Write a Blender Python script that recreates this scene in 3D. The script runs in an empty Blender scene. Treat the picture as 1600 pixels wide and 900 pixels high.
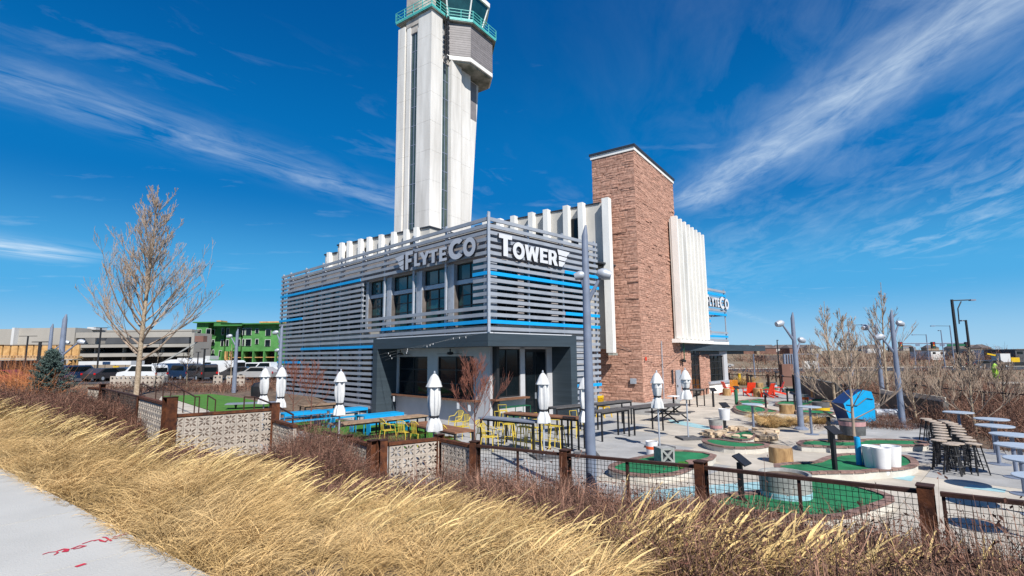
import bpy, math, random
import numpy as np
from mathutils import Vector, Matrix, geometry
random.seed(7); RNG = np.random.default_rng(7)
R = math.radians
SC = bpy.context.scene
COL = SC.collection

# ------------------------------------------------------------------ camera
EYE = 3.1; FPX = 800.0; PITCH = R(7.5); ROLL = R(0.5)
cf = np.array([0, math.cos(PITCH), math.sin(PITCH)])
_r0 = np.array([1., 0, 0]); _u0 = np.cross(_r0, cf)
cr_ = math.cos(ROLL)*_r0 - math.sin(ROLL)*_u0
cu_ = math.sin(ROLL)*_r0 + math.cos(ROLL)*_u0
CO = np.array([0, 0, EYE])
cam = bpy.data.objects.new('camera', bpy.data.cameras.new('camera')); COL.objects.link(cam)
cam.data.lens = 18.0; cam.data.sensor_width = 36.0; cam.data.clip_start = 0.1; cam.data.clip_end = 6000
m = Matrix(((cr_[0], cu_[0], -cf[0], 0), (cr_[1], cu_[1], -cf[1], 0), (cr_[2], cu_[2], -cf[2], EYE), (0, 0, 0, 1)))
cam.matrix_world = m
SC.camera = cam

# survey helpers: turn sightings in the photograph into ground positions
def ray(px, py): return cf + cr_*(px-800)/FPX - cu_*(py-450)/FPX
def at(px, py, z=0.0):
    d = ray(px, py); t = (z-EYE)/d[2]; return CO + d*t
def aty(px, py, Y):
    d = ray(px, py); return CO + d*(Y/d[1])
class Fr:
    def __init__(s, o, deg):
        a = R(deg); s.deg = deg; s.o = np.array([o[0], o[1], 0.]); s.x = np.array([math.cos(a), math.sin(a), 0]); s.y = np.array([-math.sin(a), math.cos(a), 0])
    def onx(s, px, py, x0=0):
        d = ray(px, py); t = ((s.o+s.x*x0-CO)@s.x)/(d@s.x); p = CO+d*t-s.o; return p@s.y, p[2]
    def ony(s, px, py, y0=0):
        d = ray(px, py); t = ((s.o+s.y*y0-CO)@s.y)/(d@s.y); p = CO+d*t-s.o; return p@s.x, p[2]
    def w(s, x, y, z=0): return s.o + s.x*x + s.y*y + np.array([0, 0, z])

# ------------------------------------------------------------------ light and sky
SUN_DIR = Vector((0.39, -0.92, 0.98)).normalized()
sun = bpy.data.objects.new('sun', bpy.data.lights.new('sun', 'SUN')); COL.objects.link(sun)
sun.data.energy = 5.0; sun.data.angle = R(0.5); sun.data.color = (1.0, 0.965, 0.90)
sun.rotation_euler = SUN_DIR.to_track_quat('Z', 'Y').to_euler()
W = bpy.data.worlds.new('World'); SC.world = W; W.use_nodes = True
nt = W.node_tree; nt.nodes.clear()
def N(t, **k):
    n = nt.nodes.new(t)
    for a, b in k.items(): setattr(n, a, b)
    return n
def L(a, b): nt.links.new(a, b)
def val(x):
    n = N('ShaderNodeValue'); n.outputs[0].default_value = x; return n.outputs[0]
def mth(op, a, b=None, c=None, clamp=False):
    n = N('ShaderNodeMath', operation=op); n.use_clamp = clamp
    for i, q in enumerate((a, b, c)):
        if q is None: continue
        if isinstance(q, (int, float)): n.inputs[i].default_value = q
        else: L(q, n.inputs[i])
    return n.outputs[0]
sky = N('ShaderNodeTexSky', sky_type='NISHITA'); sky.sun_disc = False
sky.sun_elevation = math.asin(SUN_DIR.z); sky.sun_rotation = math.atan2(SUN_DIR.x, SUN_DIR.y)
sky.altitude = 1600; sky.air_density = 1.0; sky.dust_density = 0.25; sky.ozone_density = 2.5
zr_ = N('ShaderNodeTexCoord'); zs = N('ShaderNodeSeparateXYZ'); L(zr_.outputs['Generated'], zs.inputs[0])
rp = N('ShaderNodeValToRGB'); rp.color_ramp.interpolation = 'EASE'
for i_, (po, c_) in enumerate(((0.0, (3.3, 6.0, 8.5)), (0.12, (.75, 4.1, 7.8)), (0.30, (.0, 1.75, 5.2)), (0.62, (.0, .92, 3.4)), (1.0, (.0, .62, 2.6)))):
    e__ = rp.color_ramp.elements[i_] if i_ < 2 else rp.color_ramp.elements.new(po); e__.position = po; e__.color = tuple(q/10 for q in c_)+(1,)
L(zs.outputs[2], rp.inputs[0]); rm = N('ShaderNodeVectorMath', operation='SCALE'); rm.inputs[3].default_value = 10/1.30; L(rp.outputs[0], rm.inputs[0])
hs = N('ShaderNodeHueSaturation'); hs.inputs['Saturation'].default_value = 1.35; hs.inputs['Value'].default_value = 1.0
L(sky.outputs[0], hs.inputs['Color'])
# cirrus: straight bands on a high flat layer, textured by stretched noise
tc = N('ShaderNodeTexCoord'); sep = N('ShaderNodeSeparateXYZ'); L(tc.outputs['Generated'], sep.inputs[0])
zc = mth('MAXIMUM', sep.outputs[2], 0.02)
U_ = mth('DIVIDE', sep.outputs[0], zc); V_ = mth('DIVIDE', sep.outputs[1], zc)
def uv(px, py):
    d = ray(px, py); return np.array([d[0]/d[2], d[1]/d[2]])
def band(p0, p1, half, seed, sx, sy, lo, hi, gain, fade=None):
    a, b = uv(*p0), uv(*p1); t = (b-a)/np.linalg.norm(b-a); n = np.array([-t[1], t[0]])
    off = float(a@n)
    dn = mth('SUBTRACT', mth('ADD', mth('MULTIPLY', U_, float(n[0])), mth('MULTIPLY', V_, float(n[1]))), off)
    dt = mth('SUBTRACT', mth('ADD', mth('MULTIPLY', U_, float(t[0])), mth('MULTIPLY', V_, float(t[1]))), float(a@t))
    c = N('ShaderNodeCombineXYZ'); L(mth('MULTIPLY', dt, sx), c.inputs[0]); L(mth('MULTIPLY', dn, sy), c.inputs[1]); c.inputs[2].default_value = seed
    no = N('ShaderNodeTexNoise'); no.inputs['Scale'].default_value = 1.0; no.inputs['Detail'].default_value = 9; no.inputs['Roughness'].default_value = 0.62
    no.inputs['Distortion'].default_value = 0.5
    L(c.outputs[0], no.inputs['Vector'])
    # wobble the edge
    g = mth('POWER', 2.718, mth('MULTIPLY', mth('MULTIPLY', dn, dn), -1.0/(half*half)))
    mr = N('ShaderNodeMapRange'); mr.inputs[1].default_value = lo; mr.inputs[2].default_value = hi; L(no.outputs[0], mr.inputs[0])
    r = mth('MULTIPLY', mth('MULTIPLY', g, mr.outputs[0]), gain)
    if fade:
        f = N('ShaderNodeMapRange'); f.interpolation_type = 'SMOOTHSTEP'
        ln = float((b-a)@t); f.inputs[1].default_value = fade[0]*ln; f.inputs[2].default_value = fade[1]*ln; L(dt, f.inputs[0]); r = mth('MULTIPLY', r, f.outputs[0])
    return r
cl = band((0, 120), (610, 315), 0.20, 1.0, 2.6, 7.0, 0.36, 0.85, 0.44)
cl = mth('ADD', cl, band((100, 30), (620, 230), 0.30, 9.0, 2.2, 5.0, 0.55, 0.9, 0.20))
cl = mth('ADD', cl, band((1075, 320), (1540, 10), 0.19, 4.0, 3.2, 9.0, 0.24, 0.86, 0.78, (-0.15, 0.12)))
cl = mth('ADD', cl, band((1150, 400), (1500, 60), 0.75, 6.0, 1.6, 4.0, 0.42, 0.90, 0.24))
cl = mth('ADD', cl, band((1400, 400), (1600, 290), 0.7, 12.0, 1.6, 4.5, 0.46, 0.85, 0.45, (-0.3, 0.3)))
cl = mth('ADD', cl, band((0, 385), (150, 405), 0.45, 15.0, 1.0, 3.0, 0.35, 0.7, 0.9, (1.3, 0.3)))
c2 = N('ShaderNodeCombineXYZ'); L(mth('MULTIPLY', U_, 0.9), c2.inputs[0]); L(mth('MULTIPLY', V_, 1.8), c2.inputs[1])
n2 = N('ShaderNodeTexNoise'); n2.inputs['Scale'].default_value = 1.3; n2.inputs['Detail'].default_value = 8; n2.inputs['Roughness'].default_value = 0.6; L(c2.outputs[0], n2.inputs['Vector'])
m2 = N('ShaderNodeMapRange'); m2.inputs[1].default_value = 0.60; m2.inputs[2].default_value = 0.9; m2.inputs[4].default_value = 0.25; L(n2.outputs[0], m2.inputs[0])
cl = mth('ADD', cl, m2.outputs[0])
hz = N('ShaderNodeMapRange'); hz.inputs[1].default_value = 0.01; hz.inputs[2].default_value = 0.10; L(sep.outputs[2], hz.inputs[0])
cl = mth('MULTIPLY', cl, hz.outputs[0], clamp=True)
mx = N('ShaderNodeMix', data_type='RGBA'); L(cl, mx.inputs[0]); sm_ = N('ShaderNodeMix', data_type='RGBA'); sm_.inputs[0].default_value = .93; L(hs.outputs[0], sm_.inputs[6]); L(rm.outputs[0], sm_.inputs[7]); L(sm_.outputs[2], mx.inputs[6]); mx.inputs[7].default_value = (6.2, 7.2, 8.0, 1)
bg = N('ShaderNodeBackground'); bg.inputs['Strength'].default_value = 0.10; L(mx.outputs[2], bg.inputs['Color'])
wo = N('ShaderNodeOutputWorld'); L(bg.outputs[0], wo.inputs['Surface'])
SC.view_settings.view_transform = 'Standard'; SC.view_settings.look = 'None'
SC.view_settings.exposure = 0.38; SC.view_settings.gamma = 1.0; SC.view_settings.use_curve_mapping = False

# ------------------------------------------------------------------ materials
MATS = {}
def mat(name, col, rough=0.8, var=0.18, scale=3.0, bump=0.0, metal=0.0, col2=None, rnd=0.0, stretch=(1, 1, 1), bscale=None, tint=None, spec=0.4, lo=0.35, hi=0.65):
    """procedural material: two noises vary the base colour, optional relief, per-object or per-piece variation"""
    if name in MATS: return MATS[name]
    ma = bpy.data.materials.new(name); ma.use_nodes = True; t = ma.node_tree; nd = t.nodes; lk = t.links
    b = nd['Principled BSDF']; b.inputs['Roughness'].default_value = rough; b.inputs['Metallic'].default_value = metal
    b.inputs['Specular IOR Level'].default_value = spec
    ge = nd.new('ShaderNodeNewGeometry'); mp = nd.new('ShaderNodeMapping'); mp.inputs['Scale'].default_value = stretch
    lk.new(ge.outputs['Position'], mp.inputs['Vector'])
    n1 = nd.new('ShaderNodeTexNoise'); n1.inputs['Scale'].default_value = scale; n1.inputs['Detail'].default_value = 6; n1.inputs['Roughness'].default_value = 0.6
    lk.new(mp.outputs[0], n1.inputs['Vector'])
    mr = nd.new('ShaderNodeMapRange'); mr.inputs[1].default_value = lo; mr.inputs[2].default_value = hi; lk.new(n1.outputs[0], mr.inputs[0])
    c1 = tuple(max(0, x*(1-var)) for x in col[:3])+(1,); c2_ = tuple(col2)+(1,) if col2 else tuple(min(1, x*(1+var)) for x in col[:3])+(1,)
    mx = nd.new('ShaderNodeMix'); mx.data_type = 'RGBA'; mx.inputs[6].default_value = c1; mx.inputs[7].default_value = c2_; lk.new(mr.outputs[0], mx.inputs[0])
    out = mx.outputs[2]
    src = None
    if rnd:
        oi = nd.new('ShaderNodeObjectInfo'); src = oi.outputs['Random']; amt = rnd
    if tint is not None:
        at_ = nd.new('ShaderNodeAttribute'); at_.attribute_name = 'tint'; src = at_.outputs['Fac']; amt = tint
    if src is not None:
        ra = nd.new('ShaderNodeMapRange'); ra.inputs[3].default_value = 1-amt; ra.inputs[4].default_value = 1+amt; lk.new(src, ra.inputs[0])
        hv = nd.new('ShaderNodeHueSaturation'); lk.new(ra.outputs[0], hv.inputs['Value']); lk.new(out, hv.inputs['Color']); out = hv.outputs[0]
    lk.new(out, b.inputs['Base Color'])
    if bump:
        n3 = nd.new('ShaderNodeTexNoise'); n3.inputs['Scale'].default_value = bscale or scale*6; n3.inputs['Detail'].default_value = 4; lk.new(mp.outputs[0], n3.inputs['Vector'])
        bp = nd.new('ShaderNodeBump'); bp.inputs['Strength'].default_value = bump; bp.inputs['Distance'].default_value = 0.02; lk.new(n3.outputs[0], bp.inputs['Height']); lk.new(bp.outputs[0], b.inputs['Normal'])
    MATS[name] = ma; return ma
slat_grey = mat('painted_slat_grey', (.285, .31, .355), .55, .10, 1.5, .1)
slat_blue = mat('painted_slat_blue', (.005, .33, .72), .5, .06, 1.5)
steel_grey = mat('galvanised_steel', (.42, .45, .50), .45, .08, 5, metal=.25)
pole_grey = mat('painted_pole_grey', (.17, .20, .27), .5, .12, 3)
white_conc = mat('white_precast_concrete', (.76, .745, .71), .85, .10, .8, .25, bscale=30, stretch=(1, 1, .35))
white_conc2 = mat('shaded_panel_concrete', (.52, .495, .455), .85, .09, .6, .25, bscale=20)  # darker than the fin concrete: shade between the fins put into the colour
tower_conc = mat('tower_white_concrete', (.60, .57, .53), .85, .12, .8, .3, bscale=12, stretch=(1, 1, .12), col2=(.76, .73, .69))
tower_old = mat('weathered_concrete', (.40, .36, .32), .9, .25, 1.2, .4)
tile_grey = mat('grey_glazed_tile', (.21, .19, .19), .55, .10, 2, rnd=.10)
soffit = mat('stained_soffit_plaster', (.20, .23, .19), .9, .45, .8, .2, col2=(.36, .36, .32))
teal = mat('teal_paint', (.10, .46, .42), .5, .12, 3)
parapet_m = mat('taupe_stucco', (.34, .31, .30), .9, .08, 2, .2)
stucco = mat('grey_white_stucco', (.45, .45, .465), .9, .06, 2, .25)
dark_slate = mat('dark_slate_board', (.036, .052, .066), .6, .15, 1.5, .15, stretch=(.3, .3, 6))
cap_dark = mat('dark_roof_cap', (.03, .035, .045), .5, .15, 3)
glass_dark = mat('dark_window_glass', (.006, .010, .013), .08, .3, .5, spec=.28)
glass_teal = mat('teal_tinted_glass', (.010, .050, .055), .08, .3, .8, spec=.8)
glass_tower = mat('tower_strip_glass', (.05, .075, .065), .12, .25, .6, spec=.7)
frame_dark = mat('dark_window_frame', (.02, .02, .022), .5, .1, 3)
bronze = mat('brown_reveal', (.13, .11, .10), .7, .3, 2)
letter_shade = mat('letter_face_shaded', (.46, .48, .53), .5, .05, 2)  # darker copy of the white letter face, with the left side's shade painted in
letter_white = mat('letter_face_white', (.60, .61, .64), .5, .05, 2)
letter_side = mat('letter_return_dark', (.018, .02, .03), .5, .05, 2)
stone_m = mat('split_sandstone', (.40, .20, .14), .9, .22, 7, .35, col2=(.55, .32, .235), bscale=25, rnd=.16)
stone_m2 = mat('split_sandstone_joined', (.40, .20, .14), .9, .22, 7, .35, col2=(.55, .32, .235), bscale=25, tint=.16)
mortar = mat('stone_backing', (.20, .10, .07), .95, .2, 4)
concrete = mat('patio_concrete', (.45, .405, .345), .9, .15, 1.1, .25, bscale=40, rnd=.07)
concrete_g = mat('patio_concrete_grey', (.34, .335, .33), .9, .15, 1.1, .25, bscale=40, rnd=.05)
walk_conc = mat('sidewalk_concrete', (.45, .44, .415), .92, .07, .9, .35, bscale=60, rnd=.03)
paint_red = mat('red_spray_paint', (.55, .03, .06), .7, .15, 20)
paint_blue = mat('pale_blue_floor_paint', (.26, .50, .56), .85, .2, 4, col2=(.36, .52, .54))
soil = mat('brown_mulch', (.115, .075, .05), 1, .4, 3, .8, bscale=30, col2=(.20, .14, .10))
dry_field = mat('dry_field_grass', (.30, .22, .13), 1, .25, .15, .5, bscale=3, col2=(.20, .15, .10))
asphalt = mat('asphalt', (.055, .055, .058), .9, .15, .3, .2)
turf = mat('putting_turf', (.012, .16, .062), .95, .28, 1.6, .4, bscale=150)
turf2 = mat('rough_turf', (.045, .16, .015), .95, .35, 18, .5, bscale=90)
lawn = mat('lawn_turf', (.06, .17, .02), .95, .15, 1.5, .4, bscale=60)
curb_white = mat('pale_curb_concrete', (.55, .52, .46), .9, .12, 3, .2)
brick_cap = mat('brown_brick_cap', (.21, .13, .11), .9, .2, 10, .3, rnd=.25)
flag = mat('flagstone', (.50, .38, .26), .9, .3, 6, .4, rnd=.3)
corten = mat('rusted_steel', (.07, .020, .009), .85, .45, 6, .3, col2=(.14, .045, .016))
corten_d = mat('rusted_steel_dark', (.045, .018, .012), .8, .3, 5, .2)
wire = mat('dark_wire', (.012, .011, .012), .6, .1, 3)
block_m = mat('pale_breeze_block', (.42, .365, .31), .9, .10, 8, .3, rnd=.08)
white_fab = mat('white_canvas', (.60, .60, .60), .9, .06, 5, .2)
strap_m = mat('black_strap', (.02, .02, .025), .7, .1, 3)
blue_paint = mat('bright_blue_powder_coat', (.006, .30, .60), .45, .05, 2)
wood_t = mat('brown_table_planks', (.22, .10, .055), .7, .25, 6, .2, stretch=(.6, .6, 6), rnd=.2)
wood_l = mat('tan_table_planks', (.30, .20, .13), .75, .25, 6, .2, rnd=.15)
yellow = mat('yellow_powder_coat', (.62, .46, .06), .45, .08, 4)
yellow_d = mat('deep_yellow_plastic', (.60, .38, .01), .5, .08, 4)
black_m = mat('black_painted_steel', (.014, .014, .017), .5, .15, 4)
black_top = mat('dark_table_boards', (.085, .08, .08), .65, .2, 5, rnd=.15)
grey_top = mat('grey_table_top', (.20, .22, .27), .55, .1, 4)
round_top = mat('pale_grey_table_top', (.38, .43, .50), .4, .05, 4)
seat_wood = mat('pale_wood_seat', (.42, .34, .27), .6, .2, 12)
log_m = mat('cut_log_wood', (.36, .20, .085), .85, .4, 6, .5, stretch=(1, 1, .3), col2=(.50, .32, .15))
log_end = mat('log_end_grain', (.36, .27, .19), .9, .25, 14, .3)
pot_grey = mat('grey_planter', (.30, .30, .29), .9, .2, 8, .2)
pot_char = mat('charcoal_planter', (.10, .10, .105), .9, .2, 8, .2)
pot_white = mat('white_planter', (.70, .70, .71), .6, .05, 5)
pink = mat('dusty_pink_paint', (.50, .27, .27), .8, .1, 5)
orange = mat('orange_paint', (.78, .11, .02), .6, .08, 5)
amber = mat('amber_plastic', (.75, .27, .02), .6, .08, 5)
red_pl = mat('red_orange_plastic', (.78, .05, .015), .5, .08, 5)
pale_blue = mat('pale_blue_band', (.30, .52, .60), .8, .1, 5)
bark = mat('pale_bark', (.34, .25, .165), .9, .35, 9, .4, col2=(.42, .34, .25))
twig = mat('pale_twig', (.33, .25, .19), .9, .2, 4)
bark_red = mat('red_brown_bark', (.15, .065, .045), .9, .3, 9)
twig_red = mat('red_brown_twig', (.20, .075, .05), .9, .2, 4)
twig_brown = mat('grey_brown_twig', (.10, .055, .04), .95, .35, 3, tint=.8, col2=(.32, .175, .12))
leaf_brown = mat('withered_leaf', (.075, .030, .020), .95, .4, 3, tint=.6, col2=(.15, .062, .042))
needle = mat('blue_spruce_needles', (.055, .085, .075), .9, .3, 3, tint=.45)
grass_m = mat('dry_golden_grass', (.54, .35, .14), .85, .25, 1.1, tint=.5, col2=(.66, .46, .22))
plume_m = mat('pale_seed_plume', (.60, .44, .20), .9, .15, 2, tint=.25)
car_w = mat('white_car_paint', (.70, .71, .72), .25, .03, 1, spec=.6)
car_b = mat('dark_blue_car_paint', (.015, .04, .10), .25, .1, 1, spec=.6)
car_k = mat('charcoal_car_paint', (.045, .04, .042), .25, .1, 1, spec=.6)
car_s = mat('silver_car_paint', (.36, .35, .34), .3, .05, 1, spec=.6)
car_r = mat('maroon_car_paint', (.22, .03, .04), .3, .05, 1, spec=.6)
rubber = mat('tyre_rubber', (.02, .02, .02), .9, .1, 5)
red_lens = mat('red_lens', (.5, .01, .01), .3, .05, 5)
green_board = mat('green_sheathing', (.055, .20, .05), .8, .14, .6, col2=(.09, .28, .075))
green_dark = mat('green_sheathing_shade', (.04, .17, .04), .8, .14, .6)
osb = mat('raw_sheathing_board', (.52, .28, .10), .9, .2, 1.5, col2=(.62, .38, .16))
garage = mat('garage_concrete', (.33, .31, .28), .9, .1, .15, .1)
far_white = mat('far_white_wall', (.55, .55, .55), .8, .1, .2)
far_brown = mat('far_brick_wall', (.17, .09, .07), .9, .15, .3)
far_dark = mat('far_dark_wall', (.06, .065, .075), .8, .15, .3)
far_roof = mat('far_roof', (.12, .10, .095), .9, .3, .2)
sign_green = mat('sign_green', (.01, .10, .05), .6, .05, 1)
tan_wall = mat('tan_wall', (.27, .21, .15), .9, .15, .5)
paper = mat('white_paper', (.75, .75, .75), .9, .03, 3)
bulb = mat('clear_bulb', (.7, .7, .72), .2, .05, 3)

# ------------------------------------------------------------------ mesh helpers
class MB:
    def __init__(s): s.v = []; s.f = []; s.mi = []; s.m = 0
    def add(s, vs, fs):
        o = len(s.v); s.v += [tuple(float(c) for c in q) for q in vs]; s.f += [tuple(i+o for i in f) for f in fs]; s.mi += [s.m]*len(fs); return s
    def box(s, x0, x1, y0, y1, z0, z1):
        return s.add([(x0, y0, z0), (x1, y0, z0), (x1, y1, z0), (x0, y1, z0), (x0, y0, z1), (x1, y0, z1), (x1, y1, z1), (x0, y1, z1)],
                     [(0, 3, 2, 1), (4, 5, 6, 7), (0, 1, 5, 4), (1, 2, 6, 5), (2, 3, 7, 6), (3, 0, 4, 7)])
    def cbox(s, c, d, rz=0, rx=0, ry=0):
        M = Matrix.Translation(c) @ Matrix.Rotation(rz, 4, 'Z') @ Matrix.Rotation(ry, 4, 'Y') @ Matrix.Rotation(rx, 4, 'X')
        a, b, h = d[0]/2, d[1]/2, d[2]/2
        vs = [M @ Vector(q) for q in [(-a, -b, -h), (a, -b, -h), (a, b, -h), (-a, b, -h), (-a, -b, h), (a, -b, h), (a, b, h), (-a, b, h)]]
        return s.add(vs, [(0, 3, 2, 1), (4, 5, 6, 7), (0, 1, 5, 4), (1, 2, 6, 5), (2, 3, 7, 6), (3, 0, 4, 7)])
    def bar(s, p, q, w, h=None):
        """rectangular bar from p to q"""
        h = h or w; p = Vector(p); q = Vector(q); d = (q-p)
        if d.length < 1e-6: return s
        k = d.to_track_quat('Z', 'Y'); X = k @ Vector((1, 0, 0))*w/2; Y = k @ Vector((0, 1, 0))*h/2
        vs = [p-X-Y, p+X-Y, p+X+Y, p-X+Y, q-X-Y, q+X-Y, q+X+Y, q-X+Y]
        return s.add(vs, [(0, 3, 2, 1), (4, 5, 6, 7), (0, 1, 5, 4), (1, 2, 6, 5), (2, 3, 7, 6), (3, 0, 4, 7)])
    def tube(s, pts, rad, n=8, caps=True):
        pts = [Vector(p) for p in pts]; rad = rad if isinstance(rad, (list, tuple)) else [rad]*len(pts)
        o = len(s.v); m_ = len(pts)
        d0 = (pts[1]-pts[0]).normalized(); up = Vector((0, 0, 1)) if abs(d0.z) < .9 else Vector((1, 0, 0)); X = d0.cross(up).normalized()
        for i, p in enumerate(pts):
            d = (pts[min(i+1, m_-1)]-pts[max(i-1, 0)]).normalized(); X = (X-d*X.dot(d)); X.normalize(); Y = d.cross(X)
            for k in range(n):
                a = 2*math.pi*k/n; q = p+(X*math.cos(a)+Y*math.sin(a))*rad[i]; s.v.append((q.x, q.y, q.z))
        for i in range(m_-1):
            for k in range(n):
                k2 = (k+1) % n; s.f.append((o+i*n+k, o+i*n+k2, o+(i+1)*n+k2, o+(i+1)*n+k)); s.mi.append(s.m)
        if caps and n > 2:
            s.f.append(tuple(o+k for k in reversed(range(n)))); s.f.append(tuple(o+(m_-1)*n+k for k in range(n))); s.mi += [s.m]*2
        return s
    def lathe(s, prof, n=16, c=(0, 0, 0), wob=None):
        o = len(s.v)
        for j, (r, z) in enumerate(prof):
            for k in range(n):
                a = 2*math.pi*k/n; rr = r*(wob(a, z) if wob else 1); s.v.append((c[0]+rr*math.cos(a), c[1]+rr*math.sin(a), c[2]+z))
        for j in range(len(prof)-1):
            for k in range(n):
                k2 = (k+1) % n; s.f.append((o+j*n+k, o+j*n+k2, o+(j+1)*n+k2, o+(j+1)*n+k)); s.mi.append(s.m)
        s.f.append(tuple(o+k for k in reversed(range(n)))); s.f.append(tuple(o+(len(prof)-1)*n+k for k in range(n))); s.mi += [s.m]*2
        return s
    def prism(s, poly, z0, z1, holes=(), side_m=None):
        """polygon (x,y) with holes, extruded z0..z1"""
        loops = [list(poly)]+[list(h) for h in holes]
        tri = geometry.tessellate_polygon([[Vector((p[0], p[1], 0)) for p in l] for l in loops])
        flat = [p for l in loops for p in l]; n = len(flat); o = len(s.v)
        s.v += [(p[0], p[1], z0) for p in flat]+[(p[0], p[1], z1) for p in flat]
        for t in tri:
            a, b, c = (flat[i] for i in t)
            ar = (b[0]-a[0])*(c[1]-a[1])-(b[1]-a[1])*(c[0]-a[0])
            if abs(ar) < 1e-12: continue
            t = t if ar > 0 else (t[0], t[2], t[1])
            s.f.append((o+n+t[0], o+n+t[1], o+n+t[2])); s.f.append((o+t[0], o+t[2], o+t[1])); s.mi += [s.m]*2
        k = 0
        sm = s.m if side_m is None else side_m
        for li, l in enumerate(loops):
            ar = sum(l[i][0]*l[(i+1) % len(l)][1]-l[(i+1) % len(l)][0]*l[i][1] for i in range(len(l)))
            ccw = (ar > 0) == (li == 0)
            for i in range(len(l)):
                a, b = k+i, k+(i+1) % len(l)
                if not ccw: a, b = b, a
                s.f.append((o+a, o+b, o+n+b, o+n+a)); s.mi.append(sm)
            k += len(l)
        return s
    def xf(s, M):
        s.v = [tuple(M @ Vector(q)) for q in s.v]; return s
    def mesh(s, name, mats):
        me = bpy.data.meshes.new(name); me.from_pydata(s.v, [], s.f); me.update()
        for q in (mats if isinstance(mats, (list, tuple)) else [mats]): me.materials.append(q)
        if any(s.mi): me.polygons.foreach_set('material_index', s.mi)
        return me
    def build(s, name, mats, parent=None, smooth=False, loc=None):
        me = s.mesh(name, mats)
        if smooth:
            me.polygons.foreach_set('use_smooth', [True]*len(me.polygons)); me.set_sharp_from_angle(angle=R(40))
        return link(name, me, parent, loc)
def link(name, me, parent=None, loc=None, rz=None):
    o = bpy.data.objects.new(name, me); COL.objects.link(o)
    if parent is not None: o.parent = parent
    if loc is not None: o.location = tuple(float(c) for c in loc)
    if rz is not None: o.rotation_euler = (0, 0, rz)
    return o
def tag(o, label=None, cat=None, group=None, kind=None):
    if label: o['label'] = label
    if cat: o['category'] = cat
    if group: o['group'] = group
    if kind: o['kind'] = kind
    return o
def thing(name, label, cat, loc=(0, 0, 0), rz=0, group=None):
    o = bpy.data.objects.new(name, None); COL.objects.link(o); o.empty_display_size = .2
    loc = tuple(float(c) for c in loc)
    if len(loc) == 2: loc = loc+(0,)
    o.location = loc; o.rotation_euler = (0, 0, rz); tag(o, label, cat, group); return o
def kids(o): return list(o.children)
def copy_tree(o, parent=None):
    c = o.copy(); COL.objects.link(c); c.parent = parent
    for ch in kids(o): copy_tree(ch, c)
    return c
def again(root, loc, rz, label, sc=None):
    c = copy_tree(root); loc = tuple(float(q) for q in loc); c.location = loc if len(loc) == 3 else loc+(0,); c.rotation_euler = (0, 0, rz); c['label'] = label
    if sc: c.scale = sc if isinstance(sc, tuple) else (sc,)*3
    return c
def struct(name, o): o['kind'] = 'structure'; return o
def np_mesh(name, V, Q, mats, tint=None, tri=False, mi=None):
    me = bpy.data.meshes.new(name); nv = len(V); k = 3 if tri else 4; nf = len(Q)
    me.vertices.add(nv); me.vertices.foreach_set('co', np.asarray(V, dtype=np.float32).ravel())
    me.loops.add(nf*k); me.loops.foreach_set('vertex_index', np.asarray(Q, dtype=np.int32).ravel())
    me.polygons.add(nf); me.polygons.foreach_set('loop_start', np.arange(0, nf*k, k, dtype=np.int32))
    if mi is not None: me.polygons.foreach_set('material_index', np.asarray(mi, dtype=np.int32))
    me.update(calc_edges=True)
    for q in (mats if isinstance(mats, (list, tuple)) else [mats]): me.materials.append(q)
    if tint is not None:
        a = me.attributes.new('tint', 'FLOAT', 'POINT'); a.data.foreach_set('value', np.asarray(tint, dtype=np.float32))
    return me
# ------------------------------------------------------------------ terrain
E0 = at(0, 730, 1.5)[:2]; E1 = at(330, 900, 1.5)[:2]; e_ = (E1-E0)/np.linalg.norm(E1-E0); n_ = np.array([-e_[1], e_[0]])
if n_[1] < 0: n_ = -n_
def sdist(x, y): return (x-E0[0])*n_[0]+(y-E0[1])*n_[1]
def sm(t): t = np.clip(t, 0, 1); return t*t*(3-2*t)
def gz(x, y):
    x = np.asarray(x, float); y = np.asarray(y, float)
    s = sdist(x, y); L_ = 8.7 - 1.7*sm((-x+1)/5)
    base = -0.05 + 0.62*sm((-x-9.5)/3.5)*(1-sm((y-60)/20)) + 0.35*sm((-x-14)/10)*(1-sm((y-17)/5))
    t = sm(s/L_)
    z = 1.47*(1-t)+base*t
    bump = 0.05*np.sin(x*1.7+y*.6)*np.sin(y*1.3-x*.4)*sm(s/1.0)*(1-sm((s-6)/2))
    far = np.where(y > 150, (y-150)*0.004*sm((x-20)/100), 0)
    return z+bump+np.minimum(far, 6)
xs = np.concatenate([[-3000, -1500, -700, -300, -150, -90, -60], np.arange(-45, 45.1, .5), [60, 90, 150, 300, 600, 1200, 3000]])
ys = np.concatenate([[-60, -20], np.arange(-8, 60.1, .5), [70, 85, 100, 130, 160, 220, 300, 500, 900, 1700, 3500]])
GX, GY = np.meshgrid(xs, ys); V = np.stack([GX, GY, gz(GX, GY)], -1).reshape(-1, 3)
nx, ny = len(xs), len(ys); I = (np.arange(ny-1)[:, None]*nx+np.arange(nx-1)[None, :]).ravel()
ground = link('ground', np_mesh('ground', V, np.stack([I, I+1, I+nx+1, I+nx], 1), soil)); struct('ground', ground)
ground.data.polygons.foreach_set('use_smooth', [True]*len(ground.data.polygons))
ground.data.materials.append(dry_field)
cx = (xs[:-1]+xs[1:])/2; cy = (ys[:-1]+ys[1:])/2; CX, CY = np.meshgrid(cx, cy)
ground.data.polygons.foreach_set('material_index', ((CY > 46) | (abs(CX) > 42)).astype(np.int32).ravel())
def sheet(name, poly, z, m, th=0.0):
    b = MB(); P = [(float(p[0]), float(p[1])) for p in poly]
    b.prism(P, z-0.02 if not th else z-th, z); return struct(name, b.build(name, m))
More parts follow.
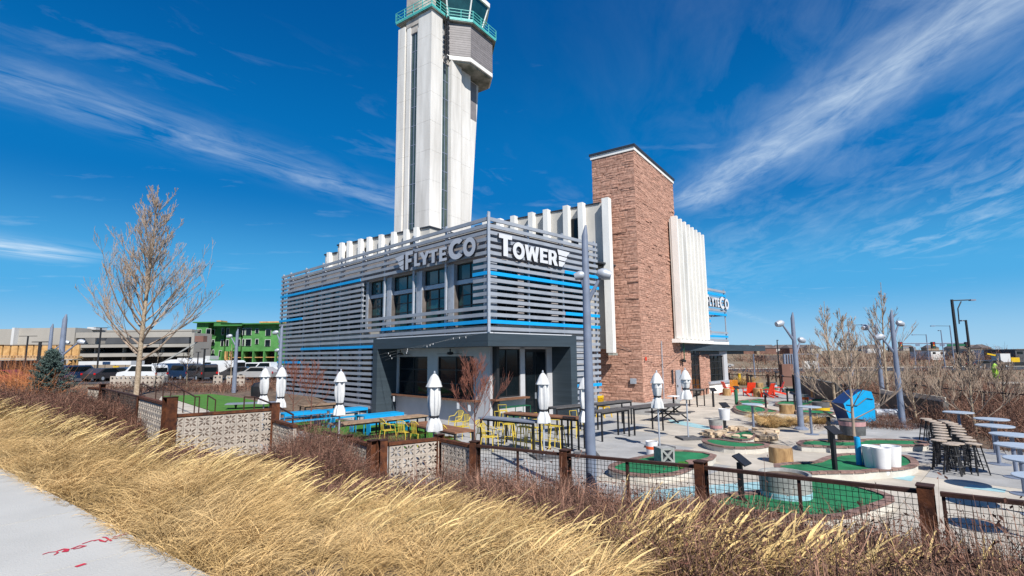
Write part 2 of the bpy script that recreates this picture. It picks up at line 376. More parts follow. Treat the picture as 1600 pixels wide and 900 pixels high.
# sidewalk made of cast slabs
sw = struct('sidewalk', MB().add([(E0[0]-e_[0]*40-n_[0]*i, E0[1]-e_[1]*40-n_[1]*i, 1.492) for i in (0.02, 4.0)]+[(E1[0]+e_[0]*12-n_[0]*i, E1[1]+e_[1]*12-n_[1]*i, 1.492) for i in (4.0, 0.02)], [(0, 1, 2, 3)]).build('sidewalk', curb_white))
j0 = at(236, 852, 1.5)[:2]; a0 = float((j0-E0)@e_) % 1.83; ang = math.atan2(e_[1], e_[0])
sl = MB().box(0.009, 1.821, -2.0, 0, -.12, 0).mesh('slab', walk_conc)
for i in range(-20, 8):
    for r_ in (0, 1):
        p = E0+e_*(a0+i*1.83)-n_*(0 if r_ == 0 else 2.012)
        link('slab', sl, sw, (p[0], p[1], 1.5 + random.uniform(-.002, .002)), ang)
def q5(x, y): return at(x/4.848, 780+y/4.848, 1.5)
mk = thing('sprayed_survey_mark', 'red spray painted scrawl across the sidewalk slab near the dry grass edge', 'marking', q5(640, 350))
mo = q5(640, 350)
for st, w_ in (([(325, 420), (370, 405), (425, 400), (440, 408), (410, 425)], .012), ([(440, 393), (480, 380), (515, 382), (508, 398), (478, 400), (495, 388)], .02),
           ([(540, 378), (600, 355), (648, 357), (600, 372), (560, 380)], .016), ([(625, 340), (690, 318), (750, 308), (762, 320), (800, 325)], .014),
           ([(712, 318), (748, 308), (800, 326)], .014), ([(778, 291), (800, 292), (842, 318)], .016), ([(800, 320), (830, 305), (890, 297)], .012), ([(858, 290), (975, 261)], .013), ([(588, 510), (635, 495)], .04)):
    mkb = MB()
    for i_, (a, b) in enumerate(zip(st[:-1], st[1:])):
        A, B = q5(*a)-mo, q5(*b)-mo; mkb.bar((A[0], A[1], .0035+.0002*i_), (B[0], B[1], .0035+.0002*i_), w_, w_) if 0 else None
        d = Vector((B-A)[:2]); nn = Vector((-d.y, d.x)).normalized()*w_/2; d = d.normalized()*w_/3; z = .004+.0003*i_
        mkb.add([(A[0]-d.x-nn.x, A[1]-d.y-nn.y, z), (B[0]+d.x-nn.x, B[1]+d.y-nn.y, z), (B[0]+d.x+nn.x, B[1]+d.y+nn.y, z), (A[0]-d.x+nn.x, A[1]-d.y+nn.y, z)], [(0, 1, 2, 3)])
    mkb.build('stroke', paint_red, mk)


# ------------------------------------------------------------------ frames of the building complex
C_ = at(762.5, 338, 9.15); SF = Fr(C_, 45)
MO = at(1006.5, 641, 0); MF = Fr(MO, 55.4)
# patio of cast slabs
patio = struct('patio', sheet('patio', [SF.w(-14, -22)[:2], SF.w(34, -22)[:2], SF.w(34, 30)[:2], SF.w(-14, 30)[:2]], -0.045, soil))
PA = 2.0; slg = MB().box(.008, PA-.008, .008, PA-.008, -.1, 0)
sa, sb = slg.mesh('slab', concrete), slg.mesh('slab', concrete_g)
def in_patio(x, y):
    s = sdist(x, y)
    if s < 8.0-1.1*(x < -1): return False
    if x < -8.5: return False
    if x > 7+0.42*y+1.5: return False
    if y > 46: return False
    return True
ns = 0
for i in range(-12, 21):
    for j in range(-18, 12):
        c = SF.w(i*PA+PA/2, j*PA+PA/2)
        lx, ly = i*PA, j*PA
        if lx >= 2 and ly >= 2 and lx < 9: continue
        if lx >= 9 and ly > 8: continue
        if not in_patio(c[0], c[1]): continue
        p = SF.w(lx, ly); px_ = 800+806*c[0]/c[1]
        tan = (c[0] > 2.2 and c[0] < 10.5+.25*(c[1]-12) and not (c[0] < 5.5 and c[1] > 14.5))
        link('slab', sa if tan else sb, patio, (p[0], p[1], random.uniform(-.0015, .0015)), R(45)); ns += 1
def floor_paint(name, pts, z=.0045, m=paint_blue):
    P = [at(x, y, 0)[:2] for x, y in pts]; return struct(name, MB().prism(P, z-.002, z).build(name, m))
floor_paint('floor_paint', [(905, 800), (960, 782), (1010, 768), (1080, 760), (1200, 752), (1215, 762), (1110, 772), (1040, 782), (990, 800), (930, 815)])
floor_paint('floor_paint', [(1042, 655), (1072, 659), (1110, 667), (1116, 672), (1085, 668), (1050, 661)])
floor_paint('floor_paint', [(1390, 741), (1430, 744), (1424, 752), (1386, 746)])
floor_paint('floor_paint', [(1515, 757), (1572, 765), (1570, 770), (1505, 762)])

# ------------------------------------------------------------------ restaurant wing with slatted screen
RW = thing('restaurant_wing', 'two storey restaurant wing wrapped in grey horizontal slats with blue accent slats', 'building', SF.o, R(45))
YL, XR = 23.0, 8.0
def P_(name, m, *boxes, parent=None):
    b = MB()
    for q in boxes: b.box(*q)
    return b.build(name, m, parent or RW)
P_('parapet_wall', parapet_m, (.5, .7, .5, YL-.1, 7.42, 8.78), (.7, XR, .5, .7, 7.42, 8.78))
P_('parapet_lit_strip', white_conc2, (.42, .78, .42, YL-.1, 8.78, 8.9), (.78, XR, .42, .78, 8.78, 8.9))  # paler strip, sunlight on the roof parapet put into its colour
P_('roof', cap_dark, (.7, XR+6, .7, YL, 8.3, 8.4))
P_('floor_band', white_conc2, (.45, 1.15, 9.1, YL-.1, 3.55, 4.5), (.25, .95, .4, 9.1, 4.04, 4.42), (.95, XR, .4, .7, 3.99, 4.5))
P_('end_wall', stucco, (.5, XR+6, YL-.1, YL+.1, 0, 8.3)); P_('flank_wall', stucco, (XR-.1, XR+.05, .7, 6, 0, 8.6))
# left face: strip windows behind the slats
def window(x, y0, y1, z0, z1, ny_, nz_, face='x', m=glass_teal, parent=RW, fr=.05, d=.06, glass_name='pane', fm=None):
    f = MB()
    def bx(a0, a1, b0, b1, ex=0):
        if face == 'x': f.box(x-d-ex, x, a0, a1, b0, b1)
        else: f.box(a0, a1, x-d-ex, x, b0, b1)
    bx(y0, y1, z0, z0+fr); bx(y0, y1, z1-fr, z1); bx(y0, y0+fr, z0+fr, z1-fr); bx(y1-fr, y1, z0+fr, z1-fr)
    for i in range(1, ny_):
        c = y0+(y1-y0)*i/ny_; bx(c-fr/2, c+fr/2, z0+fr, z1-fr, -.004)
    for j in range(1, nz_):
        c = z0+(z1-z0)*j/nz_; bx(y0+fr, y1-fr, c-fr/2, c+fr/2, -.008)
    w = f.build('window', fm or frame_dark, parent)
    for i in range(ny_):
        for j in range(nz_):
            a0, a1 = y0+(y1-y0)*i/ny_+.01, y0+(y1-y0)*(i+1)/ny_-.01; b0, b1 = z0+(z1-z0)*j/nz_+.01, z0+(z1-z0)*(j+1)/nz_-.01
            t_ = random.uniform(-.004, .004)
            g = MB()
            if face == 'x': g.add([(x-.02+t_, a0, b0), (x-.02-t_, a1, b0), (x-.02+t_, a1, b1), (x-.02-t_, a0, b1), (x-.002, a0, b0), (x-.002, a1, b0), (x-.002, a1, b1), (x-.002, a0, b1)], [(0, 3, 2, 1), (4, 5, 6, 7), (0, 1, 5, 4), (2, 3, 7, 6), (1, 2, 6, 5), (3, 0, 4, 7)])
            else: g.add([(a0, x-.02+t_, b0), (a1, x-.02-t_, b0), (a1, x-.02+t_, b1), (a0, x-.02-t_, b1), (a0, x-.002, b0), (a1, x-.002, b0), (a1, x-.002, b1), (a0, x-.002, b1)], [(0, 1, 2, 3), (7, 6, 5, 4), (4, 5, 1, 0), (6, 7, 3, 2), (5, 6, 2, 1), (7, 4, 0, 3)])
            g.build(glass_name, m, w)
    return w
P_('backing_wall', frame_dark, (1.16, 1.3, .7, YL-.2, 0, 8.2), (1.3, XR-.2, 1.16, 1.3, 0, 8.2))
for k in range(5):
    y0 = 10.85+k*2.42; window(.55, y0+.12, y0+2.42-.12, 4.5, 7.4, 2, 2)
for k in range(1, 5): P_('pier', parapet_m, (.45, .8, 10.85+k*2.42-.12, 10.85+k*2.42+.12, 4.5, 7.42))
for k in range(5):
    y0 = 9.2+k*2.72; window(.6, y0+.15, y0+2.57, .55, 3.5, 2, 3, m=glass_dark)
P_('base_wall', stucco, (.5, .9, 9.1, YL-.1, 0, .55))
for k in range(1, 5): P_('pier', stucco, (.5, .9, 9.2+k*2.72-.15, 9.2+k*2.72+.15, .55, 3.55))
# four large roll-up windows
bays = [(.80, 2.68), (3.12, 5.26), (5.76, 8.13), (8.6, 10.6)]
for a, b in bays:
    window(.52, a, b, 6.62, 7.4, 2, 1); window(.56, a, b, 4.42, 6.42, 2, 4)
    P_('spandrel', steel_grey, (.40, .97, a, b, 6.42, 6.62))
    P_('reveal_lining', bronze, (.28, .49, b-.03, b+.0, 4.42, 6.42))
for b_0, a_0 in ((2.68, 3.12), (5.26, 5.76), (8.13, 8.6), (10.6, 10.85)): P_('column', steel_grey, (.25, 1.0, b_0, a_0, 4.42, 7.42))
P_('corner_column', steel_grey, (.45, .95, .45, .80, 4.5, 7.42))
P_('lintel', parapet_m, (.3, .5, .5, 10.85, 7.40, 7.62))
# right face strip windows
for k, (a, b) in enumerate(((.95, 2.35), (2.75, 4.75), (5.25, 7.7))): window(.62, a, b, 4.5, 7.4, 2, 3, face='y', m=glass_dark)
for b_0, a_0 in ((2.35, 2.75), (4.75, 5.25), (7.7, 8.0)): P_('pier', parapet_m, (b_0, a_0, .5, .9, 4.5, 7.42))
P_('side_wall', stucco, (5.8, XR, .55, .75, 0, 3.99))
# slats
def zr(k): return 9.05-.3*k
SH, SD = .078, .045
def slat(face, a, b, k, blue=False, parent=RW, xo=0):
    z = zr(k); x = -.03 if blue else 0
    bb = MB()
    if face == 'x': bb.box(x-SD, .05, a, b, z-SH, z+SH)
    else: bb.box(a, b, x-SD, .05, z-SH, z+SH)
    o = bb.build('slat', slat_blue if blue else slat_grey, parent)
    if blue: o['label'] = 'blue accent slat'
    return o
PL = [.02, 3.08, 5.77, 8.57, 11.0, 13.7, 16.3, 18.95, 21.6, 22.95]
def bays_run(face, a, b, k, blues=()):
    cuts = sorted(set([a, b]+[c for bl in blues for c in bl if a < c < b]))
    for u, v in zip(cuts[:-1], cuts[1:]):
        slat(face, u+(.003 if u > a else 0), v-.003 if v < b else v, k, any(bl[0]-.01 <= u and v <= bl[1]+.01 for bl in blues))
for k in range(0, 30):
    bl = {5: [(11.0, 23.0)], 11: [(18.95, 23.0)], 15: [(.0, 8.57)], 18: [(9.1, 18.95)], 21: [(18.95, 23.0)], 8: [(0, .95)]}.get(k, [])
    if k <= 5 or 13 <= k <= 16: bays_run('x', -.05, YL, k, bl)
    elif 6 <= k <= 12: bays_run('x', -.05, .95, k, bl); bays_run('x', 10.75, YL, k, bl)
    else: bays_run('x', 9.1, YL, k, bl)
    br = {8: [(.05, 8.02)], 15: [(.05, 8.02)], 6: [(5.16, 8.02)], 13: [(5.16, 8.02)], 25: [(5.75, 8.02)]}.get(k, [])
    if k <= 16: bays_run('y', .053, 8.02, k, br)
    else: bays_run('y', 5.75, 8.02, k, br)
for y in PL:
    z0 = 4.1 if y < 9 else 0
    P_('screen_post', steel_grey, (.052, .15, y-.045 if y > .1 else .052, y+.045 if y > .1 else .14, z0, 9.28))
    if y > .1:
        b = MB()
        for k in range(30):
            if y < 9 and k > 16: continue
            if y < 10.7 and 6 <= k <= 12: continue
            b.box(.15, .34, y-.02, y+.02, zr(k)-.05, zr(k)+.02); b.box(.30, .34, y-.10, y+.10, zr(k)+.02, zr(k)+.06)
        tag(b.build('bracket', steel_grey, RW), kind='stuff')
for x in (2.64, 5.16, 7.9):
    P_('screen_post', steel_grey, (x-.04, x+.04, .052, .14, 4.1 if x < 5.7 else 0, 9.25))
for k in range(17): P_('standoff', letter_white, (.16, .30, .40, .46, zr(k)-.16, zr(k)-.10)) if k in () else None
P_('corner_cap', steel_grey, (-.085, .055, -.085, -.05, 4.1, 9.35))
# string light cable tray under slats
P_('edge_angle', letter_white, (-.06, .3, .0, 9.0, 4.045, 4.10), (.3, 5.6, -.06, .0, 4.045, 4.09))
# dark canopy frame
P_('canopy', dark_slate, (-.22, 5.75, -.22, .95, 3.5, 4.04), (-.22, .95, .95, 9.08, 3.5, 4.04))
P_('canopy_leg', dark_slate, (-.22, .99, 8.62, 9.08, 0, 3.498)); P_('canopy_leg', dark_slate, (5.27, 5.75, -.22, .99, 0, 3.498))
for i_ in range(1, 9):
    P_('board_joint', cap_dark, (-.223, -.219, 8.62, 9.08, i_*.4, i_*.4+.012)) if i_ < 0 else None
# entry walls under the canopy
P_('entry_wall', stucco, (1.0, 1.15, 1.15, 2.12, 0, 3.5), (1.0, 1.15, 4.88, 5.75, 0, 3.5), (1.0, 1.15, 8.43, 9.08, 0, 3.5), (1.0, 1.15, 2.12, 4.88, 0, 1.02), (1.0, 1.15, 5.75, 8.43, 0, 1.02), (1.0, 1.15, 2.12, 4.88, 3.08, 3.5), (1.0, 1.15, 5.75, 8.43, 3.08, 3.5))
P_('entry_wall', stucco, (1.0, 1.22, 1.0, 1.15, 0, 3.5), (2.97, 3.28, 1.0, 1.15, 0, 3.5), (4.9, 5.77, 1.0, 1.15, 0, 3.5), (1.22, 2.97, 1.0, 1.15, 0, 1.18), (1.22, 4.9, 1.0, 1.15, 3.4, 3.5), (5.77, 6.1, .99, 1.15, 0, 3.5))
window(1.12, 2.12, 4.88, 1.1, 3.08, 2, 3, m=glass_dark); window(1.12, 5.75, 8.43, 1.1, 3.08, 2, 3, m=glass_dark)
window(1.12, 1.22, 2.97, 1.2, 3.4, 2, 1, face='y', m=glass_dark)
P_('counter', wood_t, (.62, 1.0, 1.6, 8.5, 1.02, 1.10)); P_('counter', wood_t, (1.0, 3.2, .62, .99, 1.10, 1.18))
dr = P_('door', frame_dark, (3.30, 4.88, 1.08, 1.14, .02, 3.38)); g = MB().box(3.42, 4.06, 1.05, 1.07, .2, 3.25).box(4.14, 4.78, 1.05, 1.07, .2, 3.25); g.build('pane', glass_dark, dr); MB().box(4.0, 4.04, .98, 1.04, 1.0, 1.3).build('handle', steel_grey, dr)
for yy in (7.6, 3.3):
    f = MB().lathe([(.03, 3.45), (.03, 3.3), (.14, 3.28), (.16, 3.18), (.05, 3.15)], 10, (.55, yy, 0))
    for q in range(5):
        a = q*1.257; f.cbox((.55+math.cos(a)*.38, yy+math.sin(a)*.38, 3.2), (.5, .12, .015), rz=a)
    f.build('ceiling_fan', black_m, RW)
for (yy, zz) in ((2.75, .95), (1.95, .9), (8.2, .98)):
    o = MB().box(.6, .605, yy-.09, yy+.09, zz-.28, zz); tag(o.build('menu_notice', paper, RW))

# ------------------------------------------------------------------ sign lettering
def ell(cx, cy, rx, ry, n=28, a0=0, a1=360): return [(cx+rx*math.cos(R(a0+(a1-a0)*i/(n-1 if a1-a0 < 360 else n))), cy+ry*math.sin(R(a0+(a1-a0)*i/(n-1 if a1-a0 < 360 else n)))) for i in range(n)]
GL = {
 'F': ([(0, 0), (.27, 0), (.27, .38), (.60, .38), (.60, .58), (.27, .58), (.27, .8), (.72, .8), (.72, 1), (0, 1)], []),
 'L': ([(0, 0), (.66, 0), (.66, .2), (.28, .2), (.28, 1), (0, 1)], []),
 'Y': ([(.28, 0), (.56, 0), (.56, .42), (.86, 1), (.56, 1), (.42, .68), (.28, 1), (-.02, 1), (.28, .42)], []),
 'T': ([(.27, 0), (.55, 0), (.55, .8), (.82, .8), (.82, 1), (0, 1), (0, .8), (.27, .8)], []),
 'E': ([(0, 0), (.68, 0), (.68, .2), (.27, .2), (.27, .4), (.60, .4), (.60, .6), (.27, .6), (.27, .8), (.68, .8), (.68, 1), (0, 1)], []),
 'O': (ell(.46, .5, .48, .52), [ell(.46, .5, .22, .27)]),
 'C': (ell(.48, .5, .50, .52, 24, 45, 315)+list(reversed(ell(.48, .5, .24, .27, 24, 50, 310))), []),
 'W': ([(0, 1), (.20, 0), (.42, 0), (.58, .52), (.74, 0), (.96, 0), (1.16, 1), (.90, 1), (.82, .48), (.68, .95), (.48, .95), (.34, .48), (.26, 1)], []),
 'R': ([(0, 0), (.27, 0), (.27, .36), (.34, .36), (.52, 0), (.82, 0), (.62, .42)]+ell(.42, .70, .32, .30, 9, -50, 90)+[(0, 1)], [[(.27, .56), (.40, .56), (.47, .62), (.49, .69), (.47, .76), (.40, .82), (.27, .82)]]),
}
def letter(ch, x0, x1, z0, z1, y, d, face, root, mats, shadow=.045):
    """glyph in the vertical plane; built flat then stood up"""
    out, holes = GL[ch]; mx_ = max(p[0] for p in out); mn_ = min(p[0] for p in out)
    T = lambda p: ((p[0]-mn_)/(mx_-mn_)*(x1-x0)+x0, p[1]*(z1-z0)+z0)
    b = MB(); b.m = 0; b.prism([T(p) for p in out], 0, d, [[T(p) for p in h] for h in holes], side_m=1)
    if face == 'x': M = Matrix(((0, 0, -1, y), (-1, 0, 0, 0), (0, 1, 0, 0), (0, 0, 0, 1)))   # u -> -y, v -> z, w -> -x
    else: M = Matrix(((1, 0, 0, 0), (0, 0, -1, y), (0, 1, 0, 0), (0, 0, 0, 1)))
    return b.xf(M).build('letter', mats, root)
def feathers(polys, y, d, face, root, mats):
    for po in polys:
        b = MB(); b.prism(po, 0, d, side_m=1)
        M = Matrix(((0, 0, -1, y), (-1, 0, 0, 0), (0, 1, 0, 0), (0, 0, 0, 1))) if face == 'x' else Matrix(((1, 0, 0, 0), (0, 0, -1, y), (0, 1, 0, 0), (0, 0, 0, 1)))
        b.xf(M).build('wing_feather', mats, root)
s1 = thing('wall_sign', 'raised FLYTECO lettering in shade-darkened grey with wing emblem on the shaded left slats', 'sign', SF.o, R(45))
lm = [letter_shade, letter_side]
for ch, ya, yb, za, zb in (('F', 6.12, 5.45, 7.52, 8.42), ('L', 5.32, 4.80, 7.58, 8.25), ('Y', 4.86, 4.02, 7.56, 8.22), ('T', 4.08, 3.36, 7.56, 8.20), ('E', 3.24, 2.66, 7.54, 8.20), ('C', 2.52, 1.50, 7.50, 8.44), ('O', 1.46, .60, 7.50, 8.34)):
    letter(ch, -ya, -yb, za, zb, -.10, .10, 'x', s1, lm)
feathers([[(-7.12, 8.28), (-6.28, 8.34), (-6.28, 8.10), (-6.78, 8.02)], [(-6.85, 7.98), (-6.28, 8.06), (-6.28, 7.82), (-6.62, 7.76)], [(-6.68, 7.72), (-6.28, 7.79), (-6.28, 7.50), (-6.42, 7.54)]], -.10, .10, 'x', s1, lm)
s2 = thing('wall_sign', 'bright grey raised TOWER lettering with wing emblem on the sunlit right slats', 'sign', SF.o, R(45))
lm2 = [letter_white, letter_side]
for ch, xa, xb, za, zb in (('T', .47, 1.28, 7.46, 8.44), ('O', 1.33, 2.10, 7.44, 8.20), ('W', 2.10, 3.10, 7.46, 8.18), ('E', 3.15, 3.72, 7.46, 8.18), ('R', 3.76, 4.46, 7.44, 8.17)):
    letter(ch, xa, xb, za, zb, -.10, .10, 'y', s2, lm2)
feathers([[(4.44, 8.28), (5.42, 8.24), (5.14, 7.98), (4.52, 8.02)], [(4.54, 7.97), (5.20, 7.93), (5.02, 7.74), (4.54, 7.76)], [(4.54, 7.71), (5.04, 7.68), (4.80, 7.44), (4.54, 7.44)]], -.10, .10, 'y', s2, lm2)
# ------------------------------------------------------------------ main hall (old terminal wing) with fins, frame MF
MH = thing('terminal_hall', 'old white concrete hall with vertical fins and tall narrow windows behind the restaurant', 'building', MF.o, R(55.4))
def Q_(name, m, *boxes, parent=None):
    b = MB()
    for q in boxes: b.box(*q)
    return b.build(name, m, parent or MH)
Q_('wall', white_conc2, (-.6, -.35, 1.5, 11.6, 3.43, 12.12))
Q_('body', parapet_m, (-.35, 12, 2.8, 11.6, 0, 11.9))
Q_('roof_cap', cap_dark, (-.66, .0, 2.0, 11.6, 12.125, 12.2), (0, 12, 2.8, 11.6, 11.9, 12.2))
for y in (1.28, 2.95, 3.98, 5.42, 6.55, 7.95, 9.1, 10.3):
    w_ = .34 if y > 1.3 else .42
    Q_('fin', white_conc, (-1.02, -.605, y, y+w_, 3.2 if y < 1.3 else 3.6, 12.28))
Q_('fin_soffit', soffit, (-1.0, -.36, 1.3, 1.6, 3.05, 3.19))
for (a, b, z1) in ((3.29, 3.98, 11.45), (5.76, 6.55, 11.05)): window(-.612, a+.02, b-.02, 5.2, z1, 1, 3, m=glass_dark, parent=MH, fr=.07, d=.03)
# left lower wing projecting forward
LX = -4.5
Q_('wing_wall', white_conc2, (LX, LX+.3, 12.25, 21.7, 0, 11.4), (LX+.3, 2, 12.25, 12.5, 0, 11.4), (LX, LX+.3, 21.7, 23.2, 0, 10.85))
Q_('wing_roof_cap', cap_dark, (LX-.08, LX+.45, 12.17, 21.75, 11.4, 11.5), (LX+.45, 2, 12.17, 12.6, 11.4, 11.5), (LX-.08, LX+.45, 21.75, 23.28, 10.85, 10.95))
Q_('wing_body', parapet_m, (LX+.3, 12, 12.5, 23.1, 0, 10.8))
fins = [22.45, 20.95, 20.1, 18.85, 17.9, 16.65, 15.4, 14.2, 13.25]
for y in fins: Q_('fin', white_conc, (LX-.32, LX-.003, y-.16, y+.16, 3.6, 11.5 if y < 21.7 else 10.95))
for a, b in ((20.30, 20.78), (18.07, 18.6), (15.6, 16.05), (13.45, 14.0)): window(LX-.01, a, b, 6.0, 10.85, 1, 3, m=glass_dark, parent=MH, fr=.06, d=.03)
# right side: fins above the canopy
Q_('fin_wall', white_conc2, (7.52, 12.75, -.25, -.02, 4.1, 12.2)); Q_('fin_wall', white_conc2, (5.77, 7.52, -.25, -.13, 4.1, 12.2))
Q_('side_body', parapet_m, (7.52, 13.3, 0, 6, 4.3, 12.0)); Q_('roof_cap', cap_dark, (7.5, 12.75, -.3, .3, 12.21, 12.32))
for i in range(8):
    x = 5.75+i*.975; Q_('fin', white_conc, (x, x+.26, -.66, -.253, 4.12, 12.36))
window(-.262, 7.0, 7.68, 4.3, 11.7, 1, 6, face='y', m=glass_dark, parent=MH, fr=.06, d=.03)
Q_('white_fascia', white_conc, (5.5, 14.2, -.6, -.02, 3.84, 4.09))
# ground floor brick wall pieces
Q_('lower_wall', mortar, (7.5, 9.6, .0, .3, 0, 3.84), (11.9, 14.9, .0, .3, 0, 3.84))
window(.05, 9.65, 11.85, .15, 3.7, 2, 5, face='y', m=glass_dark, parent=MH)
# ------------------------------------------------------------------ sandstone tower
BH = 15.2; BX, BY = 7.5, 2.75
ST = thing('sandstone_tower', 'tall windowless tower faced in rough split red sandstone courses', 'tower', MF.o, R(55.4))
P2 = lambda name, m, *bx: Q_(name, m, *bx, parent=ST)
P2('core', mortar, (.06, BX-.06, .06, BY-.06, 0, BH))
P2('roof_trim', white_conc, (-.06, BX+.06, -.06, BY+.06, BH, BH+.22)); P2('roof_cap', cap_dark, (-.12, BX+.12, -.12, BY+.12, BH+.22, BH+.36))
rs = random.Random(3)
def stone_rows(face, u0, u1, z0, z1, off=0.0, h0=.14, h1=.2, l0=.35, l1=1.1):
    out = []; z = z0
    while z < z1-.03:
        h = min(rs.uniform(h0, h1), z1-z); u = u0-(rs.random()*.3 if u0 == -9 else 0)
        while u < u1-.01:
            l = rs.uniform(l0, l1)
            if u+l > u1-.2: l = u1-u
            d = rs.uniform(.0, .016)+(.04 if rs.random() < .035 else 0)
            out.append((face, u, l, z, h, d)); u += l
        z += h
    return out
def stone_verts(s, pad=.0045, back=.07, o=0.0):
    face, u, l, z, h, d = s; u0, u1, z0, z1 = u+pad, u+l-pad, z+pad*.7, z+h-pad*.7
    q = [(u0, z0), (u1, z0), (u1, z1), (u0, z1)]
    vs = []
    for dd in (-1, 1):
        for (a, b) in q:
            if dd < 0: w = back
            else: w = -d+rs.uniform(-.012, .012); a += (u0-a)*.02; b += rs.uniform(-.008, .008)
            vs.append((a, w+o, b) if face == 'y' else (w+o, a, b))
    # bulging middle vertex gives the split face
    cu, cz = (u0+u1)/2+rs.uniform(-.15, .15)*l, (z0+z1)/2; w = -d-rs.uniform(.0, .03)
    vs.append((cu, w+o, cz) if face == 'y' else (w+o, cu, cz))
    fs = [(4, 5, 8), (5, 6, 8), (6, 7, 8), (7, 4, 8), (0, 1, 5, 4), (1, 2, 6, 5), (2, 3, 7, 6), (3, 0, 4, 7)]
    if face == 'x': fs = [tuple(reversed(f)) for f in fs]
    return vs, fs
def stones(rows, root, offs, nsingle):
    rows = sorted(rows, key=lambda s: -(s[2]*s[4])/(s[3]+6)**.5 if s[3] < 13 else 0)
    for s in rows[:nsingle]:
        vs, fs = stone_verts(s, o=offs); me = bpy.data.meshes.new('stone'); me.from_pydata(vs, [], fs); me.materials.append(stone_m); link('stone', me, root)
    V, F_, T_ = [], [], []
    for s in rows[nsingle:]:
        vs, fs = stone_verts(s, o=offs); o = len(V); V += vs; F_ += [tuple(i+o for i in f) for f in fs]; T_ += [rs.random()]*len(vs)
    if V:
        me = bpy.data.meshes.new('stonework'); me.from_pydata(V, [], F_); me.materials.append(stone_m2); a = me.attributes.new('tint', 'FLOAT', 'POINT'); a.data.foreach_set('value', T_)
        o = link('stonework', me, root); o['kind'] = 'stuff'
r1 = stone_rows('x', .0, BY, 0, BH, h0=.12, h1=.19); r2 = stone_rows('y', .0, BX, 0, BH, h0=.10, h1=.16)
stones(r1, ST, 0, 140); stones(r2, ST, 0, 160)
r3 = stone_rows('y', 7.52, 9.6, 0, 3.8)+stone_rows('y', 11.9, 14.9, 0, 3.8); stones(r3, MH, -.03, 60)
dd = Q_('door', steel_grey, (5.75, 6.75, -.12, -.07, .05, 2.05), parent=ST); Q_('handle', black_m, (5.85, 5.9, -.17, -.125, .95, 1.1), parent=dd)
P2('wall_vent', steel_grey, (-.14, -.08, .35, .7, 1.45, 1.75)); P2('wall_light', black_m, (6.9, 7.1, -.3, -.08, 2.6, 2.75), (7.3, 7.5, -.3, -.08, 2.55, 2.7)); P2('meter_slot', cap_dark, (5.0, 5.12, -.13, -.06, 1.2, 2.1))
P2('conduit', steel_grey, (3.15, 3.2, -.12, -.07, .3, 3.9)); P2('fire_bell', red_pl, (.25, .33, -.16, -.09, 2.75, 2.95))
led = MF.w(-1.2, 0)
plinth = thing('concrete_ledge', 'low grey concrete ledge at the foot of the sandstone corner', 'ledge', MF.o, R(55.4)); Q_('ledge', concrete_g, (-2.2, 3.0, -1.1, -.12, 0, .42), (-2.2, -.12, -.12, 2.5, 0, .42), parent=plinth)
# ------------------------------------------------------------------ dark canopy along the right side
cP = MF.w(7.2, 0)[:2]; cd = R(90-39.2)
CN = thing('dark_canopy', 'long flat dark grey canopy projecting over the right side terrace', 'canopy', (cP[0], cP[1], 0), cd)
b = MB().add([(0, -.02, 3.32), (23, -.02, 3.32), (23, 1.9, 3.32), (-.4, .2, 3.32), (0, -.02, 3.84), (23, -.02, 3.84), (23, 1.9, 3.84), (-.4, .2, 3.84)], [(0, 3, 2, 1), (4, 5, 6, 7), (0, 1, 5, 4), (1, 2, 6, 5), (2, 3, 7, 6), (3, 0, 4, 7)]); b.build('fascia', dark_slate, CN)
MB().box(.5, 16.5, .35, 1.2, 3.04, 3.318).build('beam', frame_dark, CN); MB().box(3, 3.2, .2, .5, .0, .1) if 0 else None
Q_('green_hose', sign_green, (7.15, 7.2, -.30, -.25, 2.7, 3.9))
# ------------------------------------------------------------------ rear restaurant wing with second sign
S2o = np.array([15.4, 41.0]); S2F = Fr(S2o, 45)
R2 = thing('rear_wing', 'small rear wing with open slatted corner and roll-up window behind the canopy', 'building', S2F.o, R(45))
T2 = lambda name, m, *bx, parent=None: Q_(name, m, *bx, parent=parent or R2)
T2('window_wall', stucco, (0, .25, 0, .25, .9, 3.3), (3.2, 3.9, 0, .25, .9, 3.3), (.25, 3.2, 0, .25, 2.95, 3.3), (0, .2, .25, 4, 0, 3.3)); T2('white_base', white_conc, (-.1, 3.9, -.12, .25, 0, .72)); T2('sill', steel_grey, (-.15, 3.95, -.25, .25, .72, .9))
window(.2, .25, 3.2, .9, 2.95, 4, 4, face='y', m=glass_dark, parent=R2)
T2('back_wall', frame_dark, (.2, 3.9, 1, 1.2, 0, 3.3)); T2('deck', white_conc, (-.1, 4.5, 0, 4, 3.84, 4.1))
HT = 8.45
for i, blue in enumerate((0, 1, 0, 0, 0, 0, 1)):
    o = T2('slat', slat_blue if blue else slat_grey, (0, 4.35, -.04, .05, HT-i*.33-.19, HT-i*.33)) if i not in (2, 3) else T2('slat', slat_grey, (0, 4.3, .0, .05, HT-i*.33-.16, HT-i*.33))
for i, blue in enumerate((0, 1, 0, 0, 0, 0)): T2('slat', slat_blue if blue else slat_grey, (0, 1.05, -.04, .05, 6.1-i*.27-.15, 6.1-i*.27))
for i, blue in enumerate((0, 1, 0)): T2('slat', slat_blue if blue else slat_grey, (0, 4.35, -.04, .05, 4.92-i*.32-.16, 4.92-i*.32))
T2('screen_post', steel_grey, (.9, .98, .052, .13, 4.1, 8.6)); T2('screen_post', steel_grey, (4.2, 4.28, .052, .13, 4.1, 8.6)); T2('side_wall', stucco, (.0, .15, .15, 4, 4.1, 7.6)); T2('balcony_beam', slat_grey, (.9, 4.25, 2.8, 2.9, 6.3, 6.45), (4.2, 4.28, .13, 2.9, 6.3, 6.45))
